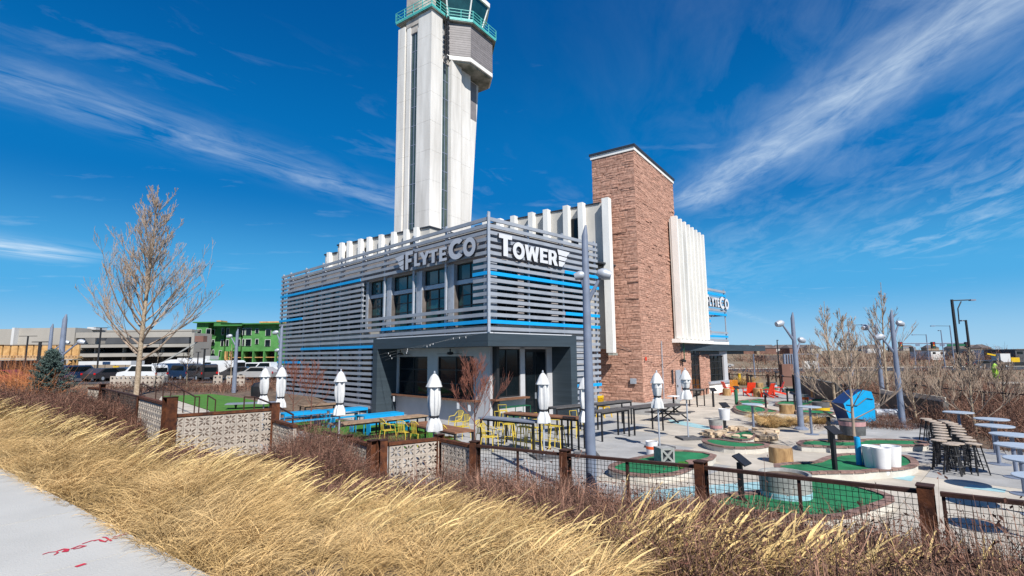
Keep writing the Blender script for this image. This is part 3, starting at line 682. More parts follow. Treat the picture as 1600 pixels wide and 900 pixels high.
s3 = thing('wall_sign', 'small white FLYTECO lettering on the distant slatted corner behind the canopy', 'sign', S2F.o, R(45))
for ch, xa, xb, za, zb in (('F', .05, .6, 6.85, 7.85), ('L', .68, 1.05, 6.95, 7.7), ('Y', 1.08, 1.62, 6.95, 7.68), ('T', 1.65, 2.15, 6.95, 7.68), ('E', 2.2, 2.6, 6.95, 7.68), ('C', 2.68, 3.6, 6.85, 7.85), ('O', 3.68, 4.5, 6.85, 7.75)): letter(ch, xa, xb, za, zb, -.09, .10, 'y', s3, lm2)

# ------------------------------------------------------------------ control tower
TO = aty(670.3, 352, 48.0)[:2]
CT = thing('control_tower', 'tall white airport control tower with glass strips, grey tiled pod and teal catwalk', 'tower', (TO[0], TO[1], 0), R(55.4))
K_ = lambda name, m, *bx, parent=None: Q_(name, m, *bx, parent=parent or CT)
ZT = 38.3
K_('core', tower_conc, (.5, 6.3, .5, 4.6, 8, ZT-.15))
def joints(o_boxes, z0, z1, name, m):
    """pier cast in lifts with recessed joints"""
    (x0, x1, y0, y1) = o_boxes; z = z0; b = MB()
    while z < z1-.01:
        h = min(3.05, z1-z); b.box(x0, x1, y0, y1, z+.006, z+h-.012); z += h
    b.box(x0+.015, x1-.015, y0+.015, y1-.015, z0, z1-.02); return b.build(name, m, CT)
joints((0, 1.62, 0, 1.85), 8, ZT, 'corner_pier', tower_conc)
joints((.05, .5, 3.02, 3.58), 8, ZT, 'pier', tower_conc); joints((-.06, 1.5, 3.78, 4.78), 8, ZT-.6, 'outer_pier', tower_conc); K_('slot_shade', cap_dark, (.3, .5, 3.58, 3.78, 8, ZT-1))  # dark strip paints the shade inside the slot between left piers
joints((2.85, 4.45, -.22, .5), 8, 34.2, 'pier', tower_conc); joints((4.8, 6.3, .05, 1.5), 8, 34.2, 'outer_pier', tower_conc); K_('slot_shade', cap_dark, (4.45, 4.8, .35, .5, 8, 34))  # right slot's shadow is likewise a dark painted strip
K_('pier_edge', white_conc, (.03, .5, 1.85, 1.98, 8, 36.9)); K_('pier_edge', white_conc, (1.62, 1.76, .03, .5, 8, 33.6))
window(.24, 1.98, 3.02, 8, 36.6, 2, 14, face='x', m=glass_tower, parent=CT, fr=.07, d=.05, fm=pole_grey); window(.24, 1.76, 2.85, 8, 33.4, 2, 13, face='y', m=glass_tower, parent=CT, fr=.07, d=.05, fm=pole_grey)
K_('strip_head', tower_old, (.1, .5, 1.98, 3.02, 36.6, 37.4)); K_('strip_head', tower_old, (1.76, 2.85, .1, .5, 33.4, 34.0))
K_('lift_house', tower_old, (.02, 2.6, 1.9, 3.68, 37.4, 43.5))
# flaring rear buttress under the pod
b = MB().add([(6.3, .6, 8), (6.35, .6, 8), (8.4, .6, 33.8), (6.3, .6, 33.8), (6.3, 3.9, 8), (6.35, 3.9, 8), (8.4, 3.9, 33.8), (6.3, 3.9, 33.8)], [(0, 1, 2, 3), (7, 6, 5, 4), (1, 5, 6, 2), (0, 3, 7, 4)]); b.build('flared_buttress', tower_conc, CT)
K_('buttress_vent', tile_grey, (6.5, 8.0, .585, .598, 29.3, 33.7))
pod = [(2.35, -.0), (2.62, -.0), (4.30, -1.61), (8.14, -1.61), (9.8, 0.05), (9.8, 4.7), (8.14, 6.4), (4.3, 6.4), (2.6, 4.7), (2.35, 4.7)]
MB().prism(pod, 34.0, 34.45).build('pod_fascia', white_conc, CT)
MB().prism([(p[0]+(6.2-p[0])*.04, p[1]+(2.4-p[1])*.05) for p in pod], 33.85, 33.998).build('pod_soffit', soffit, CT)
inn = [(p[0]+(6.2-p[0])*.02, p[1]+(2.4-p[1])*.025) for p in pod]; MB().prism(inn, 34.45, 38.2).build('pod_core', cap_dark, CT)
# tiles on the pod: thin courses on each visible face
tl = 0
for a, b_ in zip(pod[:6], pod[1:7]):
    A, B = np.array(a), np.array(b_); ln = np.linalg.norm(B-A)
    if ln < .2: continue
    t = (B-A)/ln; nrm = np.array([t[1], -t[0]])
    if ln < .5: continue
    nc = 14; big = MB()
    for j in range(nc):
        z0 = 34.5+j*(3.68/nc); k = int(ln/.8)+1
        p0 = A+nrm*(-.05); p1 = B+nrm*(-.05); c = (p0+p1)/2; an = math.atan2(t[1], t[0])
        MB().cbox((c[0], c[1], z0+.125), (ln, .1, 3.68/nc-.022), rz=an).build('tile_course', tile_grey, CT)
deck = [(-.25, -.25), (2.3, -.25), (4.2, -2.0), (8.3, -2.0), (10.2, -.1), (10.2, 4.9), (8.3, 6.8), (4.2, 6.8), (2.3, 5.0), (-.25, 5.0)]
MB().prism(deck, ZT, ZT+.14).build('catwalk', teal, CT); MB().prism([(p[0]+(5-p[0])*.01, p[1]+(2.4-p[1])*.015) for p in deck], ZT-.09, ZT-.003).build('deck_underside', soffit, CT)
rl = MB()
for a, b_ in zip(deck, deck[1:]+deck[:1]):
    A, B = Vector(a), Vector(b_); n = max(1, round((B-A).length/1.5))
    for h in (.4, .75, 1.1): rl.bar((A.x, A.y, ZT+.14+h), (B.x, B.y, ZT+.14+h), .05)
    for i in range(n):
        p = A.lerp(B, i/n); rl.bar((p.x, p.y, ZT+.14), (p.x, p.y, ZT+1.26), .06)
    rl.bar((A.x, A.y, ZT+.14+.06), (B.x, B.y, ZT+.2), .03, .16)
rl.build('railing', teal, CT)
oct_ = lambda r, c=(6.4, 2.2): [(c[0]+r*math.cos(R(22.5+45*i)), c[1]+r*math.sin(R(22.5+45*i))) for i in range(8)]
MB().prism(oct_(3.0), ZT+.14, ZT+1.5).build('cab_base', white_conc, CT)
o0, o1 = oct_(2.95), oct_(3.75); z0, z1 = ZT+1.5, ZT+4.1; cw = MB()
for i in range(8):
    j = (i+1) % 8; cw.bar((o0[i][0], o0[i][1], z0), (o1[i][0], o1[i][1], z1), .14)
    g = MB().add([(o0[i][0], o0[i][1], z0), (o0[j][0], o0[j][1], z0), (o1[j][0], o1[j][1], z1), (o1[i][0], o1[i][1], z1)], [(0, 1, 2, 3)]); g.build('cab_window', glass_teal, CT)
cw.build('cab_mullion', white_conc, CT); MB().prism(oct_(3.95), z1, z1+.5).build('cab_roof', white_conc, CT)
MB().lathe([(.05, 0), (.45, .2), (.5, .5), (.3, .85), (.05, .95)], 10, (9.9, 1.2, z1+.3)).build('radar_dome', letter_white, CT); MB().bar((6.4, 2.2, z1+.5), (6.4, 2.2, z1+6), .12).build('mast', steel_grey, CT)
ant = MB()
for i in range(9):
    z = 37.8-i*.55; ant.bar((1.75, -.1, z), (1.75, -.75, z+.1), .05); ant.cbox((1.75, -.7, z+.1), (.28, .10, .34)); ant.bar((1.75, -.45, z), (2.1, -.5, z-.3), .04)
ant.bar((1.75, -.35, 33), (1.75, -.35, 38.6), .07); ant.build('antenna_rack', frame_dark, CT)
K_('side_antenna', cap_dark, (.2, .5, 4.85, 5.1, 32.6, 35.0))
# ------------------------------------------------------------------ fence of rusted steel, breeze block and mesh panels
def hole_leaf(a, r0, r1, w, c=(0.15, 0.15)):
    pts = [(r0, 0), (r0+(r1-r0)*.35, -w), (r0+(r1-r0)*.75, -w*.8), (r1, 0), (r0+(r1-r0)*.75, w*.8), (r0+(r1-r0)*.35, w)]
    return [(c[0]+x*math.cos(a)-y*math.sin(a), c[1]+x*math.sin(a)+y*math.cos(a)) for x, y in pts]
hb = MB().prism([(.002, .002), (.297, .002), (.297, .297), (.002, .297)], -.045, .045, [hole_leaf(R(45*k), .028, .128 if k % 2 == 0 else .175, .021 if k % 2 == 0 else .026) for k in range(8)])
hb.xf(Matrix(((1, 0, 0, 0), (0, 0, 1, 0), (0, 1, 0, 0), (0, 0, 0, 1)))); block_mesh = hb.mesh('breeze_block', block_m)
sq = MB().prism([(.002, .002), (.397, .002), (.397, .397), (.002, .397)], -.06, .06, [[(.11, .11), (.29, .11), (.29, .29), (.11, .29)]])
sq.xf(Matrix(((1, 0, 0, 0), (0, 0, 1, 0), (0, 1, 0, 0), (0, 0, 0, 1)))); sq_mesh = sq.mesh('square_block', block_m)
def post(x, y, z0, h, rz, label, w=.2):
    t = thing('fence_post', label, 'fence post', (x, y, z0), rz, 'rusted steel fence posts')
    b = MB().box(-w/2, w/2, -.10, -.085, 0, h).box(-w/2, w/2, .085, .10, 0, h).box(-.008, .008, -.0845, .0845, 0, h-.004); b.build('channel', corten, t)
    MB().box(-w/2-.01, w/2+.01, -.11, .11, h+.001, h+.02).build('cap', corten_d, t); return t
def block_panel(p, q, zt, rows, label):
    """p,q = (x,y) ends; zt = top of rail"""
    p, q = np.array(p[:2], float), np.array(q[:2], float); d = q-p; ln = np.linalg.norm(d); a = math.atan2(d[1], d[0])
    t = thing('breeze_block_panel', label, 'fence panel', (p[0], p[1], 0), a, 'breeze block fence panels')
    MB().box(0, ln, -.07, .07, zt-.07, zt).build('rail', corten, t); MB().box(0, ln, -.05, .05, zt-.085, zt-.072).build('channel', corten_d, t)
    n = max(1, int((ln-.05)/.3)); s = (ln-.04)/(n*.3)
    for i in range(n):
        for j in range(rows):
            o = link('breeze_block', block_mesh, t, (.02+i*.3*s, random.uniform(-.004, .004), zt-.09-.3*(j+1))); o.scale = (s, 1, 1)
    return t
def mesh_panel(p, q, zp, zq, h, label):
    p, q = np.array(p[:2], float), np.array(q[:2], float); d = q-p; ln = np.linalg.norm(d); a = math.atan2(d[1], d[0])
    t = thing('wire_mesh_panel', label, 'fence panel', (p[0], p[1], 0), a, 'wire mesh fence panels')
    b = MB(); b.bar((0, 0, zp-.03), (ln, 0, zq-.03), .09, .055); b.build('rail', corten_d, t)
    b = MB(); b.bar((.03, 0, zp-h), (.03, 0, zp-.06), .04); b.build('frame_upright', corten_d, t); b = MB(); b.bar((ln-.03, 0, zq-h), (ln-.03, 0, zq-.06), .04); b.build('frame_upright', corten_d, t)
    b = MB(); b.bar((ln/2, 0, (zp+zq)/2-h), (ln/2, 0, (zp+zq)/2-.06), .045); b.build('frame_upright', corten_d, t)
    b = MB(); b.bar((0, 0, zp-h), (ln, 0, zq-h), .05, .04); b.build('rail', corten_d, t)
    w = MB(); n = int(ln/.078)
    for i in range(1, n):
        u = i/n; z = zp+(zq-zp)*u; w.bar((ln*u, .006, z-h), (ln*u, .006, z-.06), .0065)
    for j in range(1, int(h/.08)):
        w.bar((.03, 0, zp-h+j*.08), (ln-.03, 0, zq-h+j*.08), .0065)
    tag(w.build('wire_grid', wire, t), kind='stuff'); return t
FP = [at(598, 692, 1.0), at(686, 683, 1.0), at(742, 694, 1.0), at(883, 708, 1.0), at(1095, 727, 1.10), at(1446, 765, 1.2), at(1760, 800, 1.25), at(545, 682, 1.0), at(505, 673, 1.0)]
FL = [at(427, 637.5, 1.58), at(265, 648, 1.58), at(262, 629.6, 1.9), at(220, 619, 1.9), at(160, 606, 1.9), at(140, 604.5, 1.9)]
an = lambda a, b: math.atan2(b[1]-a[1], b[0]-a[0])
pl = [(0, 1, 'between the two block panels nearest the tree'), (1, 2, 'at the right end of the sunlit block panel'), (2, 3, 'where the mesh fence begins beside the red twigged tree'), (3, 4, 'left of the grey lamp pole'), (4, 5, 'in front of the cinder block golf hole'), (5, 6, 'nearest the camera in front of the stools')]
for a, b, s in pl:
    p = FP[a]; post(p[0], p[1], p[2]-1.35, 1.38+(.03 if a != 5 else .02), an(FP[a], FP[b]), 'rusted steel fence post '+s, .18)
p = FP[0]; post(p[0]-.26, p[1]+.03, -.35, 1.40, an(FP[7], FP[0]), 'rusted steel fence post paired with its neighbour left of the sunlit block panel', .18)
p = FP[7]; post(p[0], p[1], -.35, 1.38, an(FP[7], FP[0]), 'rusted steel fence post half hidden by shrubs near the blue tables', .12)
block_panel(FP[0]+np.array([.12, .06, 0]), FP[1], 1.0, 4, 'sunlit pale star pattern block panel in the middle of the fence')
block_panel(FP[1]+np.array([.1, -.08, 0]), FP[2], .98, 4, 'shaded star pattern block panel left of the red twigged tree')
block_panel(FP[7], FP[0]+np.array([-.32, .05, 0]), .98, 4, 'star pattern block panel in front of the blue tables')
mesh_panel(FP[8], FP[7], 1.0, 1.0, 1.0, 'short rusted rail fence section behind the brown shrub')
mesh_panel(FP[2], FP[3], 1.0, 1.0, 1.0, 'wire mesh fence panel in front of the yellow chairs')
mesh_panel(FP[3], FP[4], 1.0, 1.10, 1.05, 'wire mesh fence panel crossing the big grey lamp pole')
mesh_panel(FP[4], FP[5], 1.10, 1.2, 1.1, 'wire mesh fence panel in front of the log stump')
mesh_panel(FP[5]+np.array([.12, -.1, 0]), FP[6], 1.2, 1.25, 1.1, 'wire mesh fence panel at the right edge of the picture')
p = FP[6]; post(p[0], p[1], p[2]-1.35, 1.38, an(FP[5], FP[6]), 'rusted steel fence post beyond the right picture edge', .18); mesh_panel(FP[6]+np.array([.1, -.08, 0]), FP[6]+np.array([2.6, -2.0, 0]), 1.25, 1.3, 1.1, 'wire mesh fence panel beyond the right picture edge')
block_panel(FL[1], FL[0], 1.58, 4, 'long sunlit star pattern block panel on the left')
q = at(448, 668, 1.3); block_panel(FL[0]+np.array([.1, -.1, 0]), FL[0]+np.array([1.25, -1.35, 0]), 1.25, 3, 'small shaded block panel below the right end of the long left panel')
block_panel(FL[3], FL[2], 1.9, 4, 'star pattern block panel before the tall rusted post on the left')
mesh_panel(FL[4], FL[3], 1.9, 1.9, 1.0, 'rail fence section rising left towards the spruce')
block_panel(FL[5], FL[4], 1.9, 3, 'short block panel at the far left end of the fence')
post(FL[2][0]+.1, FL[2][1]-.05, .2, 1.85, an(FL[2], FL[0])+.5, 'tall rusted steel fence post at the left end of the long block panel', .3)
post(FL[0][0]+.05, FL[0][1], .1, 1.62, an(FL[1], FL[0]), 'rusted steel fence post at the right end of the long left block panel', .24)
post(FL[3][0], FL[3][1], .4, 1.5, an(FL[4], FL[3]), 'rusted steel fence post among the dry shrubs on the left', .18)
post(FL[4][0], FL[4][1], .5, 1.55, an(FL[4], FL[3]), 'rusted steel fence post nearest the spruce', .25)

# ------------------------------------------------------------------ closed umbrellas
def make_umbrella(label, loc, H, can, rz):
    t = thing('closed_umbrella', label, 'umbrella', loc, rz, 'closed white patio umbrellas')
    MB().tube([(0, 0, .05), (0, 0, H-.1)], .028, 8).build('pole', steel_grey, t)
    b = MB(); zb = H-can
    rr = random.Random(int(H*1000)+int(loc[0]*10)); ph = rr.random()*6
    def wob(a, z): return 1+.16*math.sin(5*a+ph)+.07*math.sin(9*a+z*2)
    prof = [(.10, zb+.0), (.20, zb+.03), (.185, zb+.18), (.115, zb+.36), (.09, zb+.40), (.12, zb+.46), (.155, zb+.7), (.16, zb+can*.55), (.14, zb+can*.74), (.10, zb+can*.84), (.05, H-.12)]
    b.lathe(prof, 24, wob=wob); b.build('canopy', white_fab, t, smooth=True)
    b = MB(); b.lathe([(.11, H-.37), (.21, H-.40), (.175, H-.28), (.10, H-.12), (.035, H-.05)], 24, wob=lambda a, z: 1+.13*math.sin(7*a+ph) if z < H-.3 else 1+.04*math.sin(6*a)); b.build('vent_flap', white_fab, t, smooth=True)
    MB().lathe([(.122, zb+.385), (.132, zb+.39), (.132, zb+.43), (.122, zb+.435)], 14).build('strap', strap_m, t)
    MB().lathe([(.01, H-.06), (.03, H-.03), (.028, H), (.008, H+.03)], 8).build('finial', steel_grey, t)
    MB().box(-.36, .36, -.36, .36, 0, .07).build('base', pot_char, t); return t
for i, (px, Y, pyt, can, lb, rz) in enumerate(((415, 22, 573, 1.55, 'closed white umbrella leftmost of the pair by the lawn', .2), (441, 20, 571, 1.6, 'closed white umbrella right of the pair by the lawn', .8), (533, 17.9, 577, 1.55, 'closed white umbrella among the blue picnic tables', .4),
    (679, 14.2, 580, 1.6, 'closed white umbrella over the brown plank table by the fence', 1.1), (848, 16.2, 579, 1.6, 'closed white umbrella in front of the entrance door', .3), (913, 16.4, 586, 1.45, 'closed white umbrella hidden behind the big lamp pole', 0),
    (1025.5, 17.6, 579, 1.25, 'closed white umbrella in front of the sandstone tower', .5), (1070, 19.4, 575, 1.15, 'closed white umbrella right of the sandstone tower on a square base', .1))):
    p = aty(px, pyt, Y); z0 = float(gz(p[0], p[1])) if px < 430 else 0
    make_umbrella(lb, (p[0], p[1], max(z0, 0)), p[2]-.02-max(z0, 0), can, rz)

struct('path', MB().box(-2.6, -.22, 9.2, 23.5, -.05, .012).build('path', concrete, None, loc=None)); bpy.data.objects['path'].location = tuple(SF.o); bpy.data.objects['path'].rotation_euler.z = R(45)
floor_paint('turf_strip', [(455, 660), (560, 657), (640, 664), (720, 690), (640, 702), (560, 690), (480, 676)], z=.02, m=turf2)
# ------------------------------------------------------------------ furniture
def plank_table(nm, label, cat, loc, rz, Ltop, Wtop, h, mt, leg=black_m, group=None, n=5, bench=None, legs='post', th=.045):
    t = thing(nm, label, cat, loc, rz, group)
    for i in range(n):
        w = Wtop/n; MB().box(-Ltop/2, Ltop/2, -Wtop/2+i*w+.004, -Wtop/2+(i+1)*w-.004, h-th, h).build('plank', mt, t)
    for sx in (-1, 1):
        for sy in (-1, 1):
            MB().bar((sx*(Ltop/2-.08), sy*(Wtop/2-.06), 0), (sx*(Ltop/2-.08), sy*(Wtop/2-.06), h-th-.002), .05).build('leg', leg, t)
    MB().box(-Ltop/2+.06, Ltop/2-.06, -Wtop/2+.04, -Wtop/2+.07, h-th-.06, h-th-.002).build('apron', leg, t); MB().box(-Ltop/2+.06, Ltop/2-.06, Wtop/2-.07, Wtop/2-.04, h-th-.06, h-th-.002).build('apron', leg, t)
    return t
B45 = R(45)
def blue_table(label, px, py, L_=1.85):
    p = at(px, py, .74); t = thing('blue_picnic_table', label, 'picnic table', (p[0], p[1], 0), B45, 'bright blue picnic tables')
    MB().box(-L_/2, L_/2, -.38, .38, .70, .74).build('top', blue_paint, t); MB().box(-L_/2, L_/2, -.385, -.36, .62, .699).box(-L_/2, L_/2, .36, .385, .62, .699).build('top_edge', blue_paint, t)
    for s in (-1, 1):
        MB().box(s*L_/2-.02 if s > 0 else -L_/2, s*L_/2 if s > 0 else -L_/2+.02, -.36, -.30, 0, .699).build('leg', blue_paint, t); MB().box(L_/2-.02 if s > 0 else -L_/2, L_/2 if s > 0 else -L_/2+.02, .30, .36, 0, .699).build('leg', blue_paint, t)
    for sy in (-.68, .68):
        b = thing('blue_bench', 'blue bench, %s side of the %s' % ('near' if sy < 0 else 'far', label.replace('bright ', '')), 'bench', SFl(t, 0, sy), B45, 'bright blue benches')
        MB().box(-L_/2, L_/2, -.15, .15, .41, .45).build('seat', blue_paint, b)
        for s in (-1, 1): MB().box(L_/2-.03 if s > 0 else -L_/2, L_/2 if s > 0 else -L_/2+.03, -.15, .15, 0, .409).build('leg', blue_paint, b)
    return t
def SFl(t, x, y):
    a = t.rotation_euler.z; return (t.location.x+x*math.cos(a)-y*math.sin(a), t.location.y+x*math.sin(a)+y*math.cos(a), t.location.z)
blue_table('bright blue picnic table leftmost by the umbrella pair', 473, 643); blue_table('bright blue picnic table behind the middle umbrella', 540, 638); blue_table('bright blue picnic table nearest the entrance', 594, 646)
for k, (px, py, L_, lb) in enumerate(((630, 651, 1.9, 'tan plank table between the blue tables and the entrance'), (560, 658, 2.0, 'tan plank table nearest the shrubs in front of the blue tables'), (500, 631.5, 1.9, 'tan plank table behind the blue tables by the painted pots'))):
    p = at(px, py, .75); plank_table('plank_table', lb, 'table', (p[0], p[1], 0), B45, L_, .7, .75, wood_l, group='low plank tables')
p = at(686, 666, .75); plank_table('plank_table', 'long reddish brown plank table by the fence under an umbrella', 'table', (p[0], p[1], 0), R(-50), 3.1, .8, .75, wood_t, group='low plank tables')
p = at(610, 676, .75)
p = at(796, 654, 1.04); plank_table('bar_table', 'grey topped high bar table with yellow stools', 'bar table', (p[0], p[1], 0), R(-37), 2.3, .5, 1.04, grey_top, leg=black_m, group='high bar tables', n=2)
p = at(845, 647.5, 1.05); plank_table('bar_table', 'brown plank high bar table near the entrance door', 'bar table', (p[0], p[1], 0), R(-38), 2.9, .55, 1.05, wood_t, group='high bar tables', n=4)
p = at(895, 651.5, 1.03); plank_table('bar_table', 'small brown high table at the right end of the brown bar table', 'bar table', (p[0], p[1], 0), R(-38), .8, .5, 1.03, wood_t, group='high bar tables', n=3)
for (pa, pb, lb) in (((861, 636.5), (915, 631.5), 'dark high bar table left half beside the canopy leg'), ((924, 631), (980, 625), 'dark high bar table right half towards the sandstone'), ((929, 643), (975, 637), 'dark high bar table nearest behind the lamp pole'), ((980, 636.5), (1028, 631), 'dark high bar table ending at the umbrella by the sandstone')):
    a, b = at(*pa, 1.05), at(*pb, 1.05); c = (a+b)/2; plank_table('bar_table', lb, 'bar table', (c[0], c[1], 0), an(a, b), float(np.linalg.norm(a-b)), .62, 1.05, black_top, group='high bar tables', n=4)
def folding_table(label, px, py, z, L_, rz, zt=.74, mt=black_top):
    p = at(px, py, z+zt); t = thing('folding_picnic_table', label, 'picnic table', (p[0], p[1], z), rz, 'dark picnic tables')
    MB().box(-L_/2, L_/2, -.4, .4, zt-.04, zt).build('top', mt, t)
    for sy in (-.7, .7): MB().box(-L_/2, L_/2, sy-.13, sy+.13, .40, .44).build('seat', mt, t)
    for sx in (-1, 1):
        b = MB().bar((sx*L_*.32, -.7, .02), (sx*L_*.32, .3, zt-.045), .05).bar((sx*L_*.32, .7, .02), (sx*L_*.32, -.3, zt-.045), .05).bar((sx*L_*.32, -.75, .38), (sx*L_*.32, .75, .38), .05); b.build('cross_leg', black_m, t)
    return t
folding_table('dark picnic table with crossed legs beside the sandstone tower', 1046, 632.5, 0, 1.7, B45)
folding_table('grey topped picnic table at the edge of the green lawn', 396, 629, .15, 2.4, R(20), mt=grey_top)
# chairs and stools
def arm_chair(label, loc, rz):
    t = thing('yellow_chair', label, 'chair', loc, rz, 'yellow metal dining chairs')
    for i in range(5): MB().box(-.2, .2, -.2+i*.082, -.2+i*.082+.06, .43, .445).build('seat_slat', yellow, t)
    for sx in (-1, 1):
        MB().tube([(sx*.23, -.22, 0), (sx*.22, -.20, .44), (sx*.22, -.16, .64), (sx*.23, .12, .66), (sx*.21, .24, .80)], .013, 6).build('frame', yellow, t)
        MB().tube([(sx*.23, .24, 0), (sx*.2, .20, .44)], .013, 6).build('leg', yellow, t)
    MB().tube([(-.21, .24, .80), (-.12, .26, .86), (.12, .26, .86), (.21, .24, .80)], .013, 6).build('back_rail', yellow, t)
    for i in range(4): MB().bar((-.12+i*.08, .21, .44), (-.12+i*.08, .255, .85), .03, .008).build('back_slat', yellow, t)
    return t
ch = [(606, 678, 2.2), (633, 681, 2.6), (655, 683, 2.4), (712, 664, -.8), (722, 672, -.7), (757, 683, 1.0), (765, 689, 1.2), (700, 690, 2.3)]
wr = ['leftmost beside the green turf strip', 'second from the left on the near side of the brown table', 'third from the left on the near side of the brown table', 'on the far side of the brown table near its right end', 'on the far side of the brown table right of the umbrella', 'at the right end of the brown table behind the mesh fence', 'pulled out nearest the mesh fence post', 'nearest side of the brown table close to the fence']
c0 = None
for (px, py, a), s in zip(ch, wr):
    p = at(px, py, .3); lb = 'yellow metal armchair '+s
    if c0 is None: c0 = arm_chair(lb, (p[0], p[1], 0), a)
    else: again(c0, (p[0], p[1]), a, lb)
def bar_stool(label, loc, rz):
    t = thing('yellow_bar_stool', label, 'bar stool', loc, rz, 'yellow metal bar stools')
    MB().box(-.17, .17, -.17, .17, .735, .755).build('seat', yellow, t)
    for sx in (-1, 1):
        for sy in (-1, 1): MB().bar((sx*.22, sy*.22, 0), (sx*.15, sy*.15, .733), .026).build('leg', yellow, t)
    MB().bar((-.2, -.2, .28), (.2, -.2, .28), .02).build('foot_rail', yellow, t); MB().bar((-.2, .2, .28), (.2, .2, .28), .02).build('foot_rail', yellow, t)
    MB().tube([(-.17, .16, .75), (-.18, .20, .97), (.18, .20, .97), (.17, .16, .75)], .013, 6).build('low_back', yellow, t); return t
bs = [(783, 668, .5, 'leftmost at the grey bar table'), (795, 679, 2.9, 'near side left at the grey bar table'), (808, 672, .3, 'second from the left behind the grey bar table'), (818, 684, 2.7, 'middle of the near side of the grey bar table'), (833, 686, 2.5, 'right end of the near side of the grey bar table'), (836, 672, .4, 'under the umbrella in front of the door'), (858, 681, 2.4, 'left of the pair near the brown bar table end'), (871, 683, 2.6, 'right of the pair near the brown bar table end'), (901, 667, .6, 'beside the lamp pole at the small brown table'), (786, 655, .2, 'far side by the window counter')]
s0 = None
for px, py, a, s in bs:
    p = at(px, py, .38); lb = 'yellow bar stool '+s
    if s0 is None: s0 = bar_stool(lb, (p[0], p[1], 0), a)
    else: again(s0, (p[0], p[1]), a, lb)
# teal metal bench stand below window counter, high chair, small far table
p = at(944, 652, 0); t = thing('stacked_high_chairs', 'stack of deep yellow plastic high chairs by the slatted wall', 'high chair', (p[0], p[1], 0), R(40))
for k in range(3):
    z = k*.10
    MB().box(-.2, .2, -.2, .2, .5+z, .53+z).build('seat', yellow_d, t)
    MB().box(-.22, .22, .18, .22, .53+z, .85+z).build('back', yellow_d, t)
for sx in (-1, 1):
    for sy in (-1, 1): MB().bar((sx*.28, sy*.28, 0), (sx*.19, sy*.19, .5), .05).build('leg', yellow_d, t)
MB().box(-.24, .24, -.24, -.20, .72, .80).build('tray', yellow_d, t)
tb = SF.w(2.1, .5); t = thing('metal_rack', 'dark teal metal rack under the window counter', 'rack', (tb[0], tb[1], 0), B45)
for z in (.35, .8): MB().box(-.8, .8, -.2, .2, z, z+.025).build('shelf', sign_green, t)
for sx in (-.78, -.2, .3, .78): MB().bar((sx, -.2, 0), (sx, -.2, .82), .025).build('upright', sign_green, t)
p = at(1088, 608, 1.0); plank_table('bar_table', 'small dark high table beside the tall glass door', 'bar table', (p[0], p[1], 0), B45, 1.1, .6, 1.0, black_top, group='high bar tables', n=3)
p = at(1052, 619, .9); t = thing('menu_stand', 'small white topped stand against the sandstone wall', 'stand', (p[0], p[1], 0), B45); MB().box(-.3, .3, -.2, .2, .88, .92).build('top', paper, t); MB().bar((0, 0, 0), (0, 0, .879), .07).build('leg', black_m, t); MB().box(-.25, .25, -.22, -.2, .3, .7).build('panel', pot_grey, t)
for sgx in (1098, 1104):
    p = at(sgx, 616, 0); t = thing('iron_chair', 'dark iron patio chair %s beside the roll-up window' % ('left' if sgx < 1100 else 'right'), 'chair', (p[0], p[1], 0), .4, 'dark iron chairs')
    MB().box(-.22, .22, -.22, .22, .42, .45).build('seat', black_m, t); b = MB()
    for sx in (-1, 1):
        for sy in (-1, 1): MB().bar((sx*.22, sy*.22, 0), (sx*.2, sy*.2, .419), .035).build('leg', black_m, t)
    MB().box(-.22, .22, .20, .23, .5, .9).build('back', black_m, t)
# round tables
def round_table(label, px, py, z=1.05, r=.42, base=0.0):
    p = at(px, py, z+base); t = thing('round_table', label, 'round table', (p[0], p[1], base), 0, 'round grey high tables')
    MB().lathe([(r-.02, z-.035), (r, z-.03), (r, z-.005), (r-.015, z)], 28).build('top', round_top, t); MB().tube([(0, 0, .02), (0, 0, z-.036)], .045, 10).build('pedestal', pole_grey, t); MB().lathe([(.25, 0), (.25, .012), (.06, .025)], 20).build('foot', pole_grey, t); return t
rt = [(1497, 643.5, 'farthest of the table row beside the right hand shrubs'), (1549, 654, 'second farthest table of the right hand row'), (1554, 664.5, 'third farthest table of the right hand row'), (1580, 678, 'fourth farthest table of the right hand row'), (1592, 695, 'fifth of the right hand row, touching the picture edge'), (1612, 717, 'sixth of the right hand row, cut by the picture edge'), (1634, 745, 'nearest table of the right hand row, mostly out of frame'), (1175, 631, 'standing alone left of the tall grass tufts'), (1265, 635, 'beside the foot of the twin headed lamp')]
for px, py, s in rt: round_table('round grey high table '+s, px, py, r=.42 if px > 1400 else .40)
